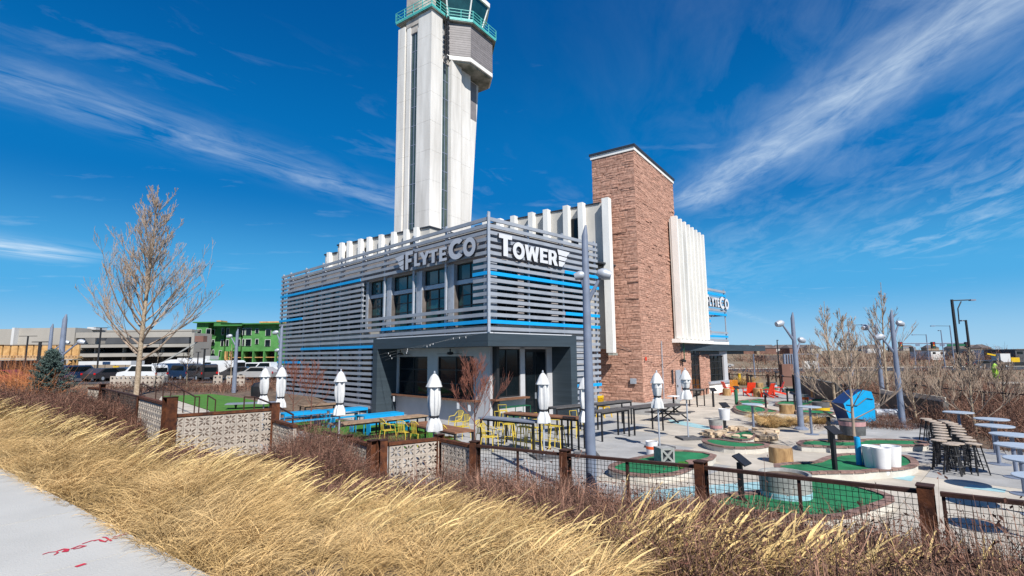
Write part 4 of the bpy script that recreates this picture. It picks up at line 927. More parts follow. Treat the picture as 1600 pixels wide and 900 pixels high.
# black stools crowded together
seats = [(625, 352), (650, 362), (680, 372), (700, 385), (705, 400), (710, 415), (712, 430), (715, 447), (725, 465), (800, 495), (730, 362), (750, 372), (775, 380), (795, 392), (810, 407), (818, 423), (820, 440), (850, 458), (870, 475), (905, 498), (700, 478), (770, 500)]
k0 = None
ordw = ['farthest', 'second', 'third', 'fourth', 'fifth', 'sixth', 'seventh', 'eighth', 'ninth', 'tenth', 'eleventh']
for i, (x, y) in enumerate(seats):
    p = at(1280+x/3.75, 560+y/3.75, .76); col_ = 'left' if i < 10 else 'right'
    if i < 20: lb = 'black stool with pale round seat, %s in the %s file' % (ordw[i % 10], col_)
    else: lb = 'black stool with pale round seat, %s nearest the fence' % ('leftmost' if i == 20 else 'middle one')
    if k0 is None:
        k0 = thing('black_stool', lb, 'stool', (p[0], p[1], 0), 0, 'black stools crowded together')
        MB().lathe([(.16, .735), (.175, .74), (.175, .76), (.165, .765)], 18).build('seat', seat_wood, k0)
        for a in range(4):
            c, s = math.cos(R(45+90*a)), math.sin(R(45+90*a)); MB().bar((c*.25, s*.25, 0), (c*.12, s*.12, .734), .028).build('leg', black_m, k0)
        for z, rr in ((.22, .225), (.48, .18)):
            MB().tube([(rr*math.cos(2*math.pi*q/12), rr*math.sin(2*math.pi*q/12), z) for q in range(13)], .010, 5, caps=False).build('foot_ring', black_m, k0)
    else: again(k0, (p[0], p[1]), random.random()*3, lb)

# ------------------------------------------------------------------ mini golf greens
def smooth_poly(P, it=2):
    for _ in range(it):
        Q = []
        for a, b in zip(P, P[1:]+P[:1]): Q += [(a[0]*.75+b[0]*.25, a[1]*.75+b[1]*.25), (a[0]*.25+b[0]*.75, a[1]*.25+b[1]*.75)]
        P = Q
    return P
def offset(P, d):
    n = len(P); out = []
    ar = sum(P[i][0]*P[(i+1) % n][1]-P[(i+1) % n][0]*P[i][1] for i in range(n)); s = 1 if ar > 0 else -1
    for i in range(n):
        a, b, c = Vector(P[i-1]), Vector(P[i]), Vector(P[(i+1) % n]); t = (c-a).normalized(); out.append((b.x+s*t.y*d, b.y-s*t.x*d))
    return out
def green(label, px_pts, h=.2, it=1, rough=None, cap=.14, cap_m=brick_cap, nm='putting_green'):
    P = [tuple(at(x, y, h)[:2]) for x, y in px_pts]; P = smooth_poly(P, it); c = (sum(p[0] for p in P)/len(P), sum(p[1] for p in P)/len(P)); P = [(p[0]-c[0], p[1]-c[1]) for p in P]
    t = thing(nm, label, 'mini golf green', (c[0], c[1], 0), 0, 'mini golf greens')
    MB().prism(P, 0, h-.03).build('turf', turf, t)
    O1, O2 = offset(P, cap), offset(P, cap+.03)
    n = len(P)
    def ring(A, B, za, zb, zc):
        b = MB(); o = [(p[0], p[1], za) for p in A]+[(p[0], p[1], zb) for p in A]+[(p[0], p[1], zb) for p in B]+[(p[0], p[1], zc) for p in B]
        return o
    # wall
    b = MB(); vs = [(p[0], p[1], -.02) for p in O1]+[(p[0], p[1], h-.045) for p in O1]+[(p[0], p[1], h-.045) for p in P]; b.add(vs, [(i, (i+1) % n, n+(i+1) % n, n+i) for i in range(n)]+[(n+i, n+(i+1) % n, 2*n+(i+1) % n, 2*n+i) for i in range(n)]); b.build('curb_wall', curb_white, t)
    # brick caps along the edge, one object each where large enough
    tot = 0; pts = []
    for i in range(n):
        A, B = Vector(P[i]), Vector(P[(i+1) % n]); ln = (B-A).length; k = max(1, round(ln/.24))
        for j in range(k):
            pa, pb = A.lerp(B, j/k), A.lerp(B, (j+1)/k); oa, ob = Vector(O2[i]).lerp(Vector(O2[(i+1) % n]), j/k), Vector(O2[i]).lerp(Vector(O2[(i+1) % n]), (j+1)/k)
            pts.append((pa, pb, oa, ob))
    for (pa, pb, oa, ob) in pts[:150]:
        q = [pa.lerp(pb, .03), pb.lerp(pa, .03), ob.lerp(oa, .03), oa.lerp(ob, .03)]; z = h+random.uniform(-.003, .003)
        vs = [(v.x, v.y, h-.043) for v in q]+[(v.x, v.y, z) for v in q]; fs = [(0, 3, 2, 1), (4, 5, 6, 7), (0, 1, 5, 4), (1, 2, 6, 5), (2, 3, 7, 6), (3, 0, 4, 7)]
        if (q[1]-q[0]).cross(q[2]-q[1]) < 0: fs = [tuple(reversed(f)) for f in fs]
        MB().add(vs, fs).build('cap_brick', cap_m, t)
    if rough:
        Rp = smooth_poly([tuple(at(x, y, h)[:2]) for x, y in rough], 1); Rp = [(p[0]-c[0], p[1]-c[1]) for p in Rp]; MB().prism(Rp, h-.03, h-.012).build('rough_turf', turf2, t)
    return t
z4 = lambda L_, s, x0, y0: [(x0+x/s, y0+y/s) for x, y in L_]
green('mini golf green with a grey cinder block behind the mesh fence', z4([(705, 195), (790, 160), (930, 132), (985, 122), (1040, 104), (1090, 90), (1330, 112), (1290, 148), (1150, 152), (1195, 178), (1140, 215), (1050, 236), (900, 240), (760, 222)], 4, 780, 680), .2, rough=z4([(1110, 165), (1150, 158), (1200, 175), (1150, 215), (1125, 200)], 4, 780, 680))
green('oval lower mini golf green with flagstones and a raised white rim', z4([(175, 645), (260, 640), (420, 662), (600, 682), (810, 690), (880, 705), (780, 728), (560, 735), (350, 718), (200, 680)], 7.5, 1080, 600), .2)
green('small upper mini golf green among flagstones', z4([(370, 605), (440, 580), (560, 560), (620, 545), (725, 545), (730, 590), (690, 640), (560, 640)], 7.5, 1080, 600), .26, cap=.05)
green('long narrow mini golf green beside the black stools', z4([(790, 503), (825, 476), (1000, 486), (1155, 486), (1180, 472), (1400, 476), (1500, 482), (1500, 500), (1350, 492), (1200, 508), (1040, 512), (880, 505)], 3.75, 1040, 560)[:8]+z4([(590, 485), (612, 500), (480, 503), (340, 498), (250, 510), (120, 512)], 3.75, 1280, 560)[:6]+z4([(880, 506)], 3.75, 1040, 560), .2)
green('mini golf green with blue pipes behind the white pots', z4([(632, 625), (780, 612), (900, 610), (970, 580), (1050, 560), (1180, 560), (1380, 562), (1430, 590), (1440, 618), (1330, 640), (1180, 645), (1120, 655), (960, 655), (800, 662)], 3.75, 1040, 560), .22)
green('large mini golf green nearest the camera behind the fence', z4([(30, 350), (300, 262), (430, 275), (560, 295), (700, 330), (790, 365), (700, 400), (600, 430), (470, 470), (250, 470), (0, 440), (-140, 420), (-260, 395), (-120, 345)], 3.81, 1180, 680), .2)
for pts, s in (([(545, 195), (700, 180), (850, 200), (890, 225), (760, 240), (600, 225)], 'left far green with a green post'), ([(500, 250), (640, 240), (800, 265), (870, 290), (860, 320), (700, 335), (560, 310)], 'curving green below the left far green')):
    green('mini golf '+s, z4(pts, 7.5, 1080, 600), .18, cap=.1)
z75 = lambda L_: [(1180+x/7.5, 560+y/7.5) for x, y in L_]
for pts, s in (([(0, 570), (60, 565), (130, 590), (250, 610), (250, 630), (100, 630), (0, 610)], 'left of the cut log'), ([(240, 520), (330, 495), (420, 500), (640, 500), (700, 470), (860, 475), (880, 500), (700, 520), (500, 560), (300, 540)], 'long far strip behind the lamp'), ([(480, 600), (700, 605), (930, 625), (900, 650), (700, 640), (500, 625)], 'behind the grass tufts'), ([(340, 350), (490, 350), (490, 380), (360, 385)], 'farthest strip by the steel fence'), ([(60, 335), (150, 330), (260, 350), (240, 370), (100, 365)], 'far strip beside the pale blue planter'), ([(-60, 480), (60, 470), (130, 500), (60, 525), (-40, 515)], 'beyond the orange chairs')):
    green('mini golf green '+s, z75(pts), .15, cap=.1)
def box_thing(nm, label, cat, loc, rz, dims, m):
    t = thing(nm, label, cat, loc, rz); MB().box(-dims[0]/2, dims[0]/2, -dims[1]/2, dims[1]/2, 0, dims[2]).build('body', m, t); return t
def flag_rock(k, px, py, z=.2, w=.5):
    p = at(px, py, z); b = MB(); rr = random.Random(k)
    pts = [(w*rr.uniform(.7, 1.1)*math.cos(a)*.5, w*.4*rr.uniform(.7, 1.1)*math.sin(a)*.8) for a in [i*math.pi/3.5 for i in range(7)]]
    b.prism(pts, 0, .09); o = b.build('flagstone', flag, None, loc=(p[0], p[1], z-.02)); o.rotation_euler.z = rr.random()*.6-.2
    return o
fl = [(190, 590), (240, 605), (300, 615), (340, 595), (430, 640), (500, 650), (470, 545), (540, 545), (590, 560), (640, 655), (740, 615), (790, 640), (830, 655), (760, 565), (830, 570), (900, 600), (940, 630), (960, 580), (930, 655), (800, 600)]
gs = thing('flagstone_border', 'tan flagstones bordering the small upper mini golf green', 'stone border', at(1150, 684, 0))
for k, (x, y) in enumerate(fl):
    o = flag_rock(k, 1080+x/7.5, 600+y/7.5, .12, .62); w = o.location.copy(); o.parent = gs; o.location = w-gs.location
    o2 = o.copy(); COL.objects.link(o2); o2.location = (o.location.x+.05, o.location.y-.04, o.location.z+.09); o2.rotation_euler.z += 1.1
# cinder block, pots, logs, posts
p = at(1038, 722, .17); t = thing('cinder_block', 'grey painted block with an X shaped opening on the golf green', 'block', (p[0], p[1], .17), R(12))
fr = MB().prism([(-.2, 0), (.2, 0), (.2, .4), (-.2, .4)], -.02, .02, [[(-.15, .08), (-.04, .2), (-.15, .32)], [(.15, .08), (.15, .32), (.04, .2)], [(-.11, .05), (.11, .05), (0, .16)], [(-.11, .35), (0, .24), (.11, .35)]]).xf(Matrix(((1, 0, 0, 0), (0, 0, -1, -.2), (0, 1, 0, 0), (0, 0, 0, 1)))); fr.build('face', pot_grey, t)
MB().box(-.2, .2, -.17, .2, 0, .4).build('body', pot_grey, t); MB().box(-.17, .17, -.178, -.172, .03, .37).build('recess', cap_dark, t)
def pot(label, px, py, r, h, m, band=None, bz=(.4, .6), z=0, nm='planter', taper=.8, group=None, fill=soil):
    p = at(px, py, z); t = thing(nm, label, 'planter' if nm == 'planter' else 'pot', (p[0], p[1], z), 0, group)
    rr = lambda u: r*(taper+(1-taper)*u)
    MB().lathe([(rr(0), 0), (rr(.5), h*.5), (r, h), (r*.9, h), (r*.86, h*.9), (.01, h*.9)], 24).build('body', m, t, smooth=True)
    if band is not None: MB().lathe([(rr(bz[0])+.004, h*bz[0]), (rr(bz[1])+.004, h*bz[1]), (rr(bz[1])+.002, h*bz[1]+.001)], 24).build('band', band, t)
    MB().lathe([(r*.85, h*.9+.003), (.01, h*.9+.03)], 16).build('soil', fill, t); return t
pot('tapered white pot with an orange band beside the cinder block', 1019, 711, .19, .42, pot_white, orange, (.45, .65), nm='pot', taper=.85)
pot('big grey planter with a pale blue base behind the near fence', 1229, 787, .50, .62, pot_grey, pale_blue, (.05, .45), taper=.95)
for px, py, s in ((1366, 742, 'left of three'), (1380, 745, 'middle of three'), (1396, 742, 'right of three')): pot('tall plain white pot, %s beside the golf green' % s, px, py, .225, .72, pot_white, nm='pot', taper=.72, group='plain white pots', fill=pot_white)
pot('grey and pink planter on the flagstone green', 1119, 673, .26, .42, pot_grey, pink, (.25, .5), z=.2)
def log(label, px, py, r, h, z=0.0, m=log_m):
    p = at(px, py, z); t = thing('log_stump', label, 'log', (p[0], p[1], z), random.random()*3, 'cut log stumps')
    MB().lathe([(r*1.04, 0), (r, h*.3), (r*1.01, h*.8), (r*.97, h)], 20, wob=lambda a, z_: 1+.03*math.sin(3*a+r*9)+.02*math.sin(7*a)).build('trunk', m, t, smooth=True); MB().lathe([(r*.93, h+.001), (r*.93, h+.012), (.01, h+.014)], 20).build('cut_face', log_end, t); return t
log('thick yellow brown log stump between two golf greens', 1220, 722, .31, .42); log('wide log stump carrying the charcoal planter', 1327, 690, .34, .30)
log('log stump beside the distant golf sign post', 1230, 646, .36, .45); log('far log stump right of the lamp pole', 1276, 621, .36, .52); log('short log stump left of the red chair', 1136, 618, .28, .5); log('upper of the logs between the red chairs', 1187, 608, .3, .55); log('lower of the logs between the red chairs', 1185, 620, .32, .6)
pot('charcoal planter with a pink band holding the young tree', 1333, 679, .40, .50, pot_char, pink, (.62, .9), z=.31, taper=.92)
pot('grey planter with a yellow base on the far greens', 1283, 643, .42, .5, pot_char, yellow_d, (.02, .45), taper=.98); pot('grey planter with orange stripe behind the lamp', 1257, 632, .25, .6, pot_grey, orange, (.5, .75), taper=.9); pot('wide planter with pale blue base far behind the red chairs', 1206, 606, .45, .5, pot_char, pale_blue, (.02, .5), taper=.98)
pot('white bucket on the near sign board', 1132.5, 656, .22, .42, pot_white, z=.55, nm='pot', taper=.8); pot('pale pot left of the blue board', 1301, 628, .3, .4, pale_blue, pink, (.6, .9), nm='pot'); pot('grey pail in the far planting', 1288, 619, .28, .4, steel_grey, nm='pot')
for i, (px, py, bnd, s) in enumerate(((463, 619, pot_white, 'white banded'), (490, 621, pink, 'pink banded'), (521, 625, pale_blue, 'blue banded'), (552, 631, orange, 'orange banded'), (578, 637, yellow_d, 'yellow banded'))): pot(s+' grey pot along the foot of the slatted wall', px, py, .22, .55, pot_grey, bnd, (.3, .55), group='banded pots along the slatted wall')
t = thing('blue_pipes', 'two upright blue pipes on the golf green', 'pipes', at(1343, 727, .17), 0); MB().tube([(0, 0, 0), (0, 0, .72)], .07, 14).build('pipe', blue_paint, t); MB().tube([(.14, -.05, 0), (.14, -.05, .5)], .07, 14).build('pipe', blue_paint, t)
for px, py, m_, r_, h_, s_ in ((1156, 601, yellow_d, .14, 1.1, 'slim yellow post by the far grass tuft'), (1151, 632, sign_green, .10, .9, 'slim green post on the left far green'), (1308, 640, orange, .2, .35, 'low orange drum near the blue prop'), (1248, 616, orange, .22, .4, 'small orange drum left of the far log stump')): pt_ = at(px, py, 0); t = thing('course_marker', s_, 'course marker', (pt_[0], pt_[1], 0)); MB().lathe([(r_, 0), (r_, h_*.96), (r_*.85, h_)], 12).build('drum', m_, t, smooth=True)
log('squat log right of the far strip', 1297, 636, .4, .35); log('tall thin log left of the amber chair', 1143, 607, .2, .7); log('log stump in front of the far planting', 1262, 606, .35, .5)
def sign_post(label, px, py, h, rz, board=True, w=.09):
    p = at(px, py, 0); t = thing('hole_sign', label, 'sign', (p[0], p[1], 0), rz, 'black golf hole signs'); MB().box(-w/2, w/2, -.045, .045, 0, h).build('post', black_m, t)
    if board: MB().cbox((0, -.05, h+.06), (.36, .30, .03), rx=R(35)).build('board', black_m, t)
    return t
for px, py, h, rz, s in ((1306, 746, 1.1, .4, 'nearest the white pots'), (1298, 700, 1.0, 1.4, 'seen edge on behind the near sign'), (1133, 672, .95, .3, 'under the white bucket'), (1115, 636, .95, .2, 'near the umbrella by the sandstone'), (1151, 626, .8, .2, 'beside the orange chairs'), (1231, 631, .9, 1.2, 'left of the twin headed lamp'), (1243, 645, .95, 1.3, 'behind the twin headed lamp'), (1197, 640, .8, .9, 'in front of the far green'), (1223, 606, 1.0, .5, 'far back by the steel fence'), (1271, 611, 1.0, .3, 'above the far log stump'), (1213, 597, 1.0, .3, 'farthest back left'), (1174, 603, .9, .1, 'behind the red chairs'), (1160, 795, .9, .8, 'behind the mesh fence with a slanted arrow')):
    sign_post('black golf hole sign post '+s, px, py, h, rz)
def adirondack(label, px, py, m, rz, s=1.0):
    p = at(px, py, 0); t = thing('lounge_chair', label, 'chair', (p[0], p[1], 0), rz, 'low slanted plastic chairs')
    for i in range(5): MB().cbox((-.24+i*.12, .25, .62), (.11, .03, .8), rx=R(-22)).build('back_slat', m, t)
    for i in range(5): MB().cbox((0, -.35+i*.11, .32-i*.022), (.55, .10, .025), rx=R(-10)).build('seat_slat', m, t)
    for sx in (-1, 1):
        MB().box(sx*.34-.06, sx*.34+.06, -.4, .3, .55, .575).build('arm', m, t); MB().box(sx*.33-.02, sx*.33+.02, -.38, -.30, 0, .549).build('leg', m, t); MB().bar((sx*.29, -.35, .30), (sx*.29, .55, .05), .03, .10).build('side_rail', m, t)
    return t
adirondack('red orange slanted chair seen from the side left of the logs', 1138, 617, red_pl, R(90)); adirondack('amber slanted chair between the red chairs and the white base', 1147, 613, amber, R(160)); adirondack('red slanted chair facing away in the middle', 1172, 619, red_pl, R(180)); adirondack('red orange slanted chair right of the logs', 1201, 621, red_pl, R(215)); adirondack('red slanted chair half hidden at the right of the group', 1217, 617, red_pl, R(250))
# blue painted plywood prop
p = at(1337, 664, 0); t = thing('blue_prop', 'large bright blue slanted plywood prop in the shrubs', 'prop', (p[0], p[1], 0), R(10))
pr = [(-.82, .95), (-.55, .15), (-.28, .05), (.68, .2), (.70, 1.1), (.60, 1.42), (.2, 1.50), (-.1, 1.40)]
b = MB(); b.prism(pr, -.35, .35, side_m=1); b.xf(Matrix(((1, 0, 0, 0), (0, 0, -1, 0), (0, 1, 0, 0), (0, 0, 0, 1)))).build('panel', [blue_paint, mat('navy_side', (.01, .04, .14), .5, .1)], t)
MB().tube([(-.7, -.37, .9), (-.2, -.38, .85), (.3, -.38, 1.15), (.62, -.37, 1.1)], .018, 6).build('seam', cap_dark, t)
p = at(1367, 645, .25); MB().bar((0, 0, 0), (0, 0, .01), .01); t = thing('silver_duct', 'silver ribbed duct lying right of the blue prop', 'duct', (p[0], p[1], .25), R(-5)); MB().tube([(i*.1, 0, 0) for i in range(12)], [.17+.015*(i % 2) for i in range(12)], 12).build('tube', steel_grey, t)
# ------------------------------------------------------------------ lamp poles
def lamp_pole(label, bx, by, z0, ztop, r, heads, rz=0):
    t = thing('lamp_pole', label, 'lamp pole', (bx, by, z0), rz, 'tapered grey lamp poles'); H = ztop-z0
    MB().tube([(0, 0, 0), (0, 0, H*.45), (0, 0, H-.25), (r*.25, 0, H)], [r, r*.82, r*.58, r*.18], 14).build('pole', pole_grey, t, smooth=True); MB().lathe([(r*2.2, 0), (r*2.1, .05), (r*1.15, .12)], 14).build('base', pole_grey, t)
    for (hz_, ang, reach, s) in heads:
        c, sn = math.cos(ang), math.sin(ang)
        MB().tube([(0, 0, H*hz_), (c*reach*.45, sn*reach*.45, H*hz_+.35*s), (c*reach*.8, sn*reach*.8, H*hz_+.62*s)], [.055*s, .04*s, .03*s], 8).build('arm', pole_grey, t)
        hd = MB().lathe([(.02, -.22), (.09, -.20), (.155, -.10), (.165, .0), (.14, .10), (.12, .18), (.02, .185)], 16)
        Mx = Matrix.Translation((c*reach, sn*reach, H*hz_+.66*s)) @ Matrix.Rotation(ang, 4, 'Z') @ Matrix.Rotation(R(105), 4, 'Y') @ Matrix.Scale(s*.8, 4); hd.xf(Mx).build('lamp_head', steel_grey, t, smooth=True)
    return t
b = at(925, 783, 0); top = aty(914, 352, b[1]); lamp_pole('big grey lamp pole rising in front of the restaurant', b[0], b[1], 0, top[2], .12, [(.70, R(-12), .42, 1.0), (.72, R(172), .14, .8)])
b = at(1252, 671, 0); top = aty(1241, 488, b[1]); lamp_pole('twin headed grey lamp pole beside the golf greens', b[0], b[1], 0, top[2], .125, [(.62, R(20), .42, 1.0), (.75, R(190), .62, 1.1)])
b = at(1411, 668, 0); top = aty(1392, 485, b[1]); lamp_pole('grey lamp pole at the left of the right hand shrubs', b[0], b[1], 0, top[2], .125, [(.75, R(10), .40, 1.0), (.62, R(170), .55, 1.1)])
b = aty(1379, 617, 28); lamp_pole('grey lamp pole between the two bare trees', b[0], b[1], 0, aty(1365, 505, 28)[2], .13, [(.78, R(185), .6, 1.2), (.72, R(0), .3, .9)])
b = aty(92, 590, 24); lamp_pole('grey lamp pole right behind the spruce', b[0], b[1], 0.3, aty(103, 491, 24)[2], .16, [(.60, R(15), .75, 1.0)])
b = aty(74, 580, 34); lamp_pole('grey lamp pole directly behind the spruce tip', b[0], b[1], 0.3, aty(76, 506, 34)[2], .15, [(.62, R(15), .9, 1.1)])
b = aty(365, 617, 38); lamp_pole('grey lamp pole at the far edge of the lawn', b[0], b[1], .45, aty(370, 514, 38)[2], .16, [(.72, R(185), .55, 1.2)])
b = aty(434, 640, 30); lamp_pole('grey lamp pole beside the left end of the slatted wall', b[0], b[1], 0, aty(441, 508, 30)[2], .14, [(.78, R(180), .35, 1.0), (.6, R(180), .2, .8)])
# string lights
t = thing('string_lights', 'thin strings of small bulbs hanging below the canopy corner', 'string lights', (0, 0, 0))
for k, (p0, p1) in enumerate((((614, 548, 2.9), (755, 519, 4.0)), ((620, 556, 2.9), (762, 521, 4.0)), ((602, 547, 3.4), (735, 520, 4.0)))):
    A = SF.w(-.3, 8.3-k*.3, 3.2-k*.15); B = SF.w(-.3, .3+k*.5, 4.02); Mx = (A+B)/2+np.array([-.6, -.8, -.15]); pts = []
    for i in range(13):
        u = i/12; q = A*(1-u)**2+2*u*(1-u)*Mx+B*u*u; pts.append(tuple(q))
    MB().tube(pts, .003, 4).build('cable', pot_grey, t)
    for q in pts[2:-1:3]: MB().lathe([(.005, -.08), (.014, -.05), (.012, 0)], 6, q).build('bulb', bulb, t)
A = MF.w(-.2, 1.8, 4.0); A2 = MF.w(.3, -.3, 3.1); B = MF.w(7.1, -.3, 3.4); MB().tube([tuple(A), tuple((A+A2)/2+np.array([0, -.1, -.25])), tuple(A2), tuple((A2+B)/2+np.array([.1, -.3, -.35])), tuple(B)], .012, 4).build('cable', cap_dark, t)
# ------------------------------------------------------------------ vegetation helpers
def ribbons(base, length, az, th0, th1, width, segs=4, tip=.15, power=1.2, mid=None, rng=RNG):
    """curved tapering blades; returns verts and quads"""
    n = len(base); P = base.copy(); pts = [P.copy()]; roll = rng.uniform(-1.2, 1.2, n)
    dirs = []
    for k in range(segs):
        th = th0+(th1-th0)*((k+.5)/segs)**power; d = np.stack([np.cos(th)*np.cos(az), np.cos(th)*np.sin(az), np.sin(th)], 1)
        P = P+d*(length/segs)[:, None]; pts.append(P.copy()); dirs.append((th, d))
    dirs.append(dirs[-1]); V = np.zeros((n, (segs+1)*2, 3))
    side0 = np.stack([-np.sin(az), np.cos(az), np.zeros(n)], 1)
    for k in range(segs+1):
        th, d = dirs[k]; nr = np.cross(d, side0); s = side0*np.cos(roll)[:, None]+nr*np.sin(roll)[:, None]
        w = width*(1-(1-tip)*(k/segs)) if mid is None else width*mid[k]
        V[:, 2*k] = pts[k]-s*(w/2)[:, None]; V[:, 2*k+1] = pts[k]+s*(w/2)[:, None]
    m_ = (segs+1)*2; b = (np.arange(n)*m_)[:, None]
    Q = np.concatenate([b+np.array([2*k, 2*k+1, 2*k+3, 2*k+2]) for k in range(segs)], 0)
    return V.reshape(-1, 3), Q, m_
def leaves(C, size, rng=RNG):
    n = len(C); a = rng.normal(size=(n, 3)); a /= np.linalg.norm(a, axis=1)[:, None]; b = rng.normal(size=(n, 3)); b -= a*(a*b).sum(1)[:, None]; b /= np.linalg.norm(b, axis=1)[:, None]
    s = size[:, None]; V = np.stack([C-a*s, C+b*s*.45, C+a*s, C-b*s*.45], 1).reshape(-1, 3); Q = np.arange(n*4).reshape(n, 4); return V, Q
def merge(parts):
    Vs, Qs, Ts, Ms = [], [], [], []; o = 0
    for V, Q, t, mi in parts:
        Vs.append(V); Qs.append(Q+o); o += len(V); Ts.append(t); Ms.append(np.full(len(Q), mi))
    return np.concatenate(Vs), np.concatenate(Qs), np.concatenate(Ts), np.concatenate(Ms)
def eq(p): d = p-E0; return d@e_, d@n_
# ------------------------------------------------------------------ golden grass
def grass_limit(q): return np.interp(q, [-14, -3, 0, 3, 6, 8.6, 10, 12], [1.2, 1.35, 1.8, 2.5, 2.9, 2.6, 1.6, 1.0])
nt_ = 1150; q = RNG.uniform(-13, 9.3, nt_*2); s = RNG.uniform(.02, 3.0, nt_*2); ok = s < grass_limit(q)+RNG.normal(0, .12, nt_*2); q, s = q[ok], s[ok]
q[:160] = RNG.uniform(-12, 9.5, 160); s[:160] = RNG.uniform(.0, .25, 160)
tx = E0[0]+e_[0]*q+n_[0]*s; ty = E0[1]+e_[1]*q+n_[1]*s; near = np.clip(1.4-np.hypot(tx, ty)/14, .35, 1)
cnt = (np.where(q > -6, 105, 70)*near*RNG.uniform(.7, 1.2, len(q))).astype(int); idx = np.repeat(np.arange(len(q)), cnt); n = len(idx)
rad = RNG.uniform(0, 1, n)**.7*.10; ra = RNG.uniform(0, 6.283, n); bx_ = tx[idx]+rad*np.cos(ra); by_ = ty[idx]+rad*np.sin(ra)
base = np.stack([bx_, by_, gz(bx_, by_)-.02], 1); wind = math.atan2(.05, 1.0)
tl_az = RNG.normal(0, .42, len(q))[idx]; edge = np.clip(s[idx]/.5, 0, 1)
# flow: blades lean downwind with some splay; edge tufts spill over the walk
swirl = .45*np.sin(bx_*1.1+by_*.7)+.3*np.sin(bx_*.5-by_*1.9)
az = wind+.15+tl_az+swirl+RNG.normal(0, .50, n); spl = RNG.uniform(0, 1, n) < .36; az = np.where(spl, ra+RNG.normal(0, .4, n), az)
th_h = (.46+.17*np.sin(q*1.3+s*2.1))[idx]*np.interp(q[idx], [-12, -2, 3, 9], [1.15, 1.05, .9, .85])
ln = RNG.uniform(.45, 1.0, n)*th_h*1.25*(.55+.45*edge); th0 = RNG.uniform(.9, 1.4, n); th1 = RNG.uniform(-.75, .35, n)
V1, Q1, m1 = ribbons(base, ln, az, th0, th1, RNG.uniform(.004, .0075, n), 5, .25)
t1 = np.repeat(np.clip(RNG.normal(.5, .22, n)+.12*np.sin(q[idx]*3+s[idx]*4), 0, 1), m1)
# seed plumes on longer stems along the back
npl = 2300; pi_ = RNG.integers(0, len(q), npl); keep = (s[pi_] > .35*grass_limit(q[pi_])) ; pi_ = pi_[keep]; npl = len(pi_)
px_ = tx[pi_]+RNG.normal(0, .08, npl); py_ = ty[pi_]+RNG.normal(0, .08, npl); pb = np.stack([px_, py_, gz(px_, py_)], 1)
paz = wind+RNG.normal(.15, .32, npl); pln = RNG.uniform(.58, .9, npl)*np.interp(q[pi_], [-12, -2, 3, 9], [1.15, 1.1, .85, .75])
V2, Q2, m2 = ribbons(pb, pln, paz, RNG.uniform(1.0, 1.25, npl), RNG.uniform(-.1, .55, npl), np.full(npl, .0105), 10, mid=[.28, .28, .28, .28, .28, .35, .8, 1.1, 1.1, .85, .2])
# right hand clumps of big plumes at the bottom of the picture
rc = [(1030, 900), (1120, 905), (1180, 915), (1250, 910), (1310, 915), (1380, 920), (1560, 915), (1490, 925), (980, 890), (1600, 905)]
cb, caz, cl_ = [], [], []
for (x, y) in rc:
    p = at(x, y, 1.25); k = 30 if x < 1400 else 12
    for _ in range(k):
        a = p[0]+random.gauss(0, .14), p[1]+random.gauss(0, .12); cb.append((a[0], a[1], float(gz(*a)))); caz.append(random.gauss(.25, .45)); cl_.append(random.uniform(.55, .9))
cb = np.array(cb); V3, Q3, m3 = ribbons(cb, np.array(cl_), np.array(caz), RNG.uniform(1.0, 1.4, len(cb)), RNG.uniform(.0, .7, len(cb)), np.full(len(cb), .015), 10, mid=[.25, .25, .25, .25, .3, .55, .9, 1.1, 1.1, .85, .2])
kk = 2600; ci = RNG.integers(0, len(cb), kk); b4 = cb[ci]+np.stack([RNG.normal(0, .09, kk), RNG.normal(0, .09, kk), np.zeros(kk)], 1)
V4, Q4, m4 = ribbons(b4, RNG.uniform(.3, .75, kk), RNG.normal(.3, .9, kk), RNG.uniform(.8, 1.4, kk), RNG.uniform(-.6, .5, kk), np.full(kk, .006), 5, .25)
VV, QQ, TT, MM = merge([(V1, Q1, t1, 0), (V4, Q4, np.repeat(RNG.uniform(0, 1, kk), m4), 0)])
g = link('dry_grass', np_mesh('dry_grass', VV, QQ, [grass_m], TT)); tag(g, 'dry golden ornamental grass bed leaning in the wind along the sidewalk', 'grass', kind='stuff')
# fuzzy plume hairs
def fuzz(V, m_, n, k0=5, per=26, L_=.035):
    P = V.reshape(n, m_, 3); c = (P[:, 0::2]+P[:, 1::2])/2; o = []
    for k in range(k0, 10):
        for _ in range(per//5):
            u = RNG.uniform(0, 1, n)[:, None]; p = c[:, k]*(1-u)+c[:, k+1]*u; d = (c[:, k+1]-c[:, k]); d /= np.linalg.norm(d, axis=1)[:, None]+1e-9
            r = RNG.normal(size=(n, 3)); r -= d*(r*d).sum(1)[:, None]; r /= np.linalg.norm(r, axis=1)[:, None]
            t = d*.9+r*.42; w = np.cross(d, r)*.0028; l = L_*RNG.uniform(.6, 1.2, n)[:, None]; o.append(np.stack([p-w, p+w, p+t*l+w*.3, p+t*l-w*.3], 1))
    o = np.concatenate(o).reshape(-1, 3); return o, np.arange(len(o)).reshape(-1, 4)
f2 = fuzz(V2, m2, npl, per=10, L_=.03); f3 = fuzz(V3, m3, len(cb), per=40, L_=.03)
VV, QQ, TT, MM = merge([(V2, Q2, np.repeat(RNG.uniform(.2, 1, npl), m2), 0), (V3, Q3, np.repeat(RNG.uniform(.3, 1, len(cb)), m3), 0), (f2[0], f2[1], RNG.uniform(.2, 1, len(f2[0])), 0), (f3[0], f3[1], RNG.uniform(.3, 1, len(f3[0])), 0)])
g = link('seed_plumes', np_mesh('seed_plumes', VV, QQ, [plume_m], TT)); tag(g, 'pale feathery seed plumes arching right above the golden grass', 'grass', kind='stuff')
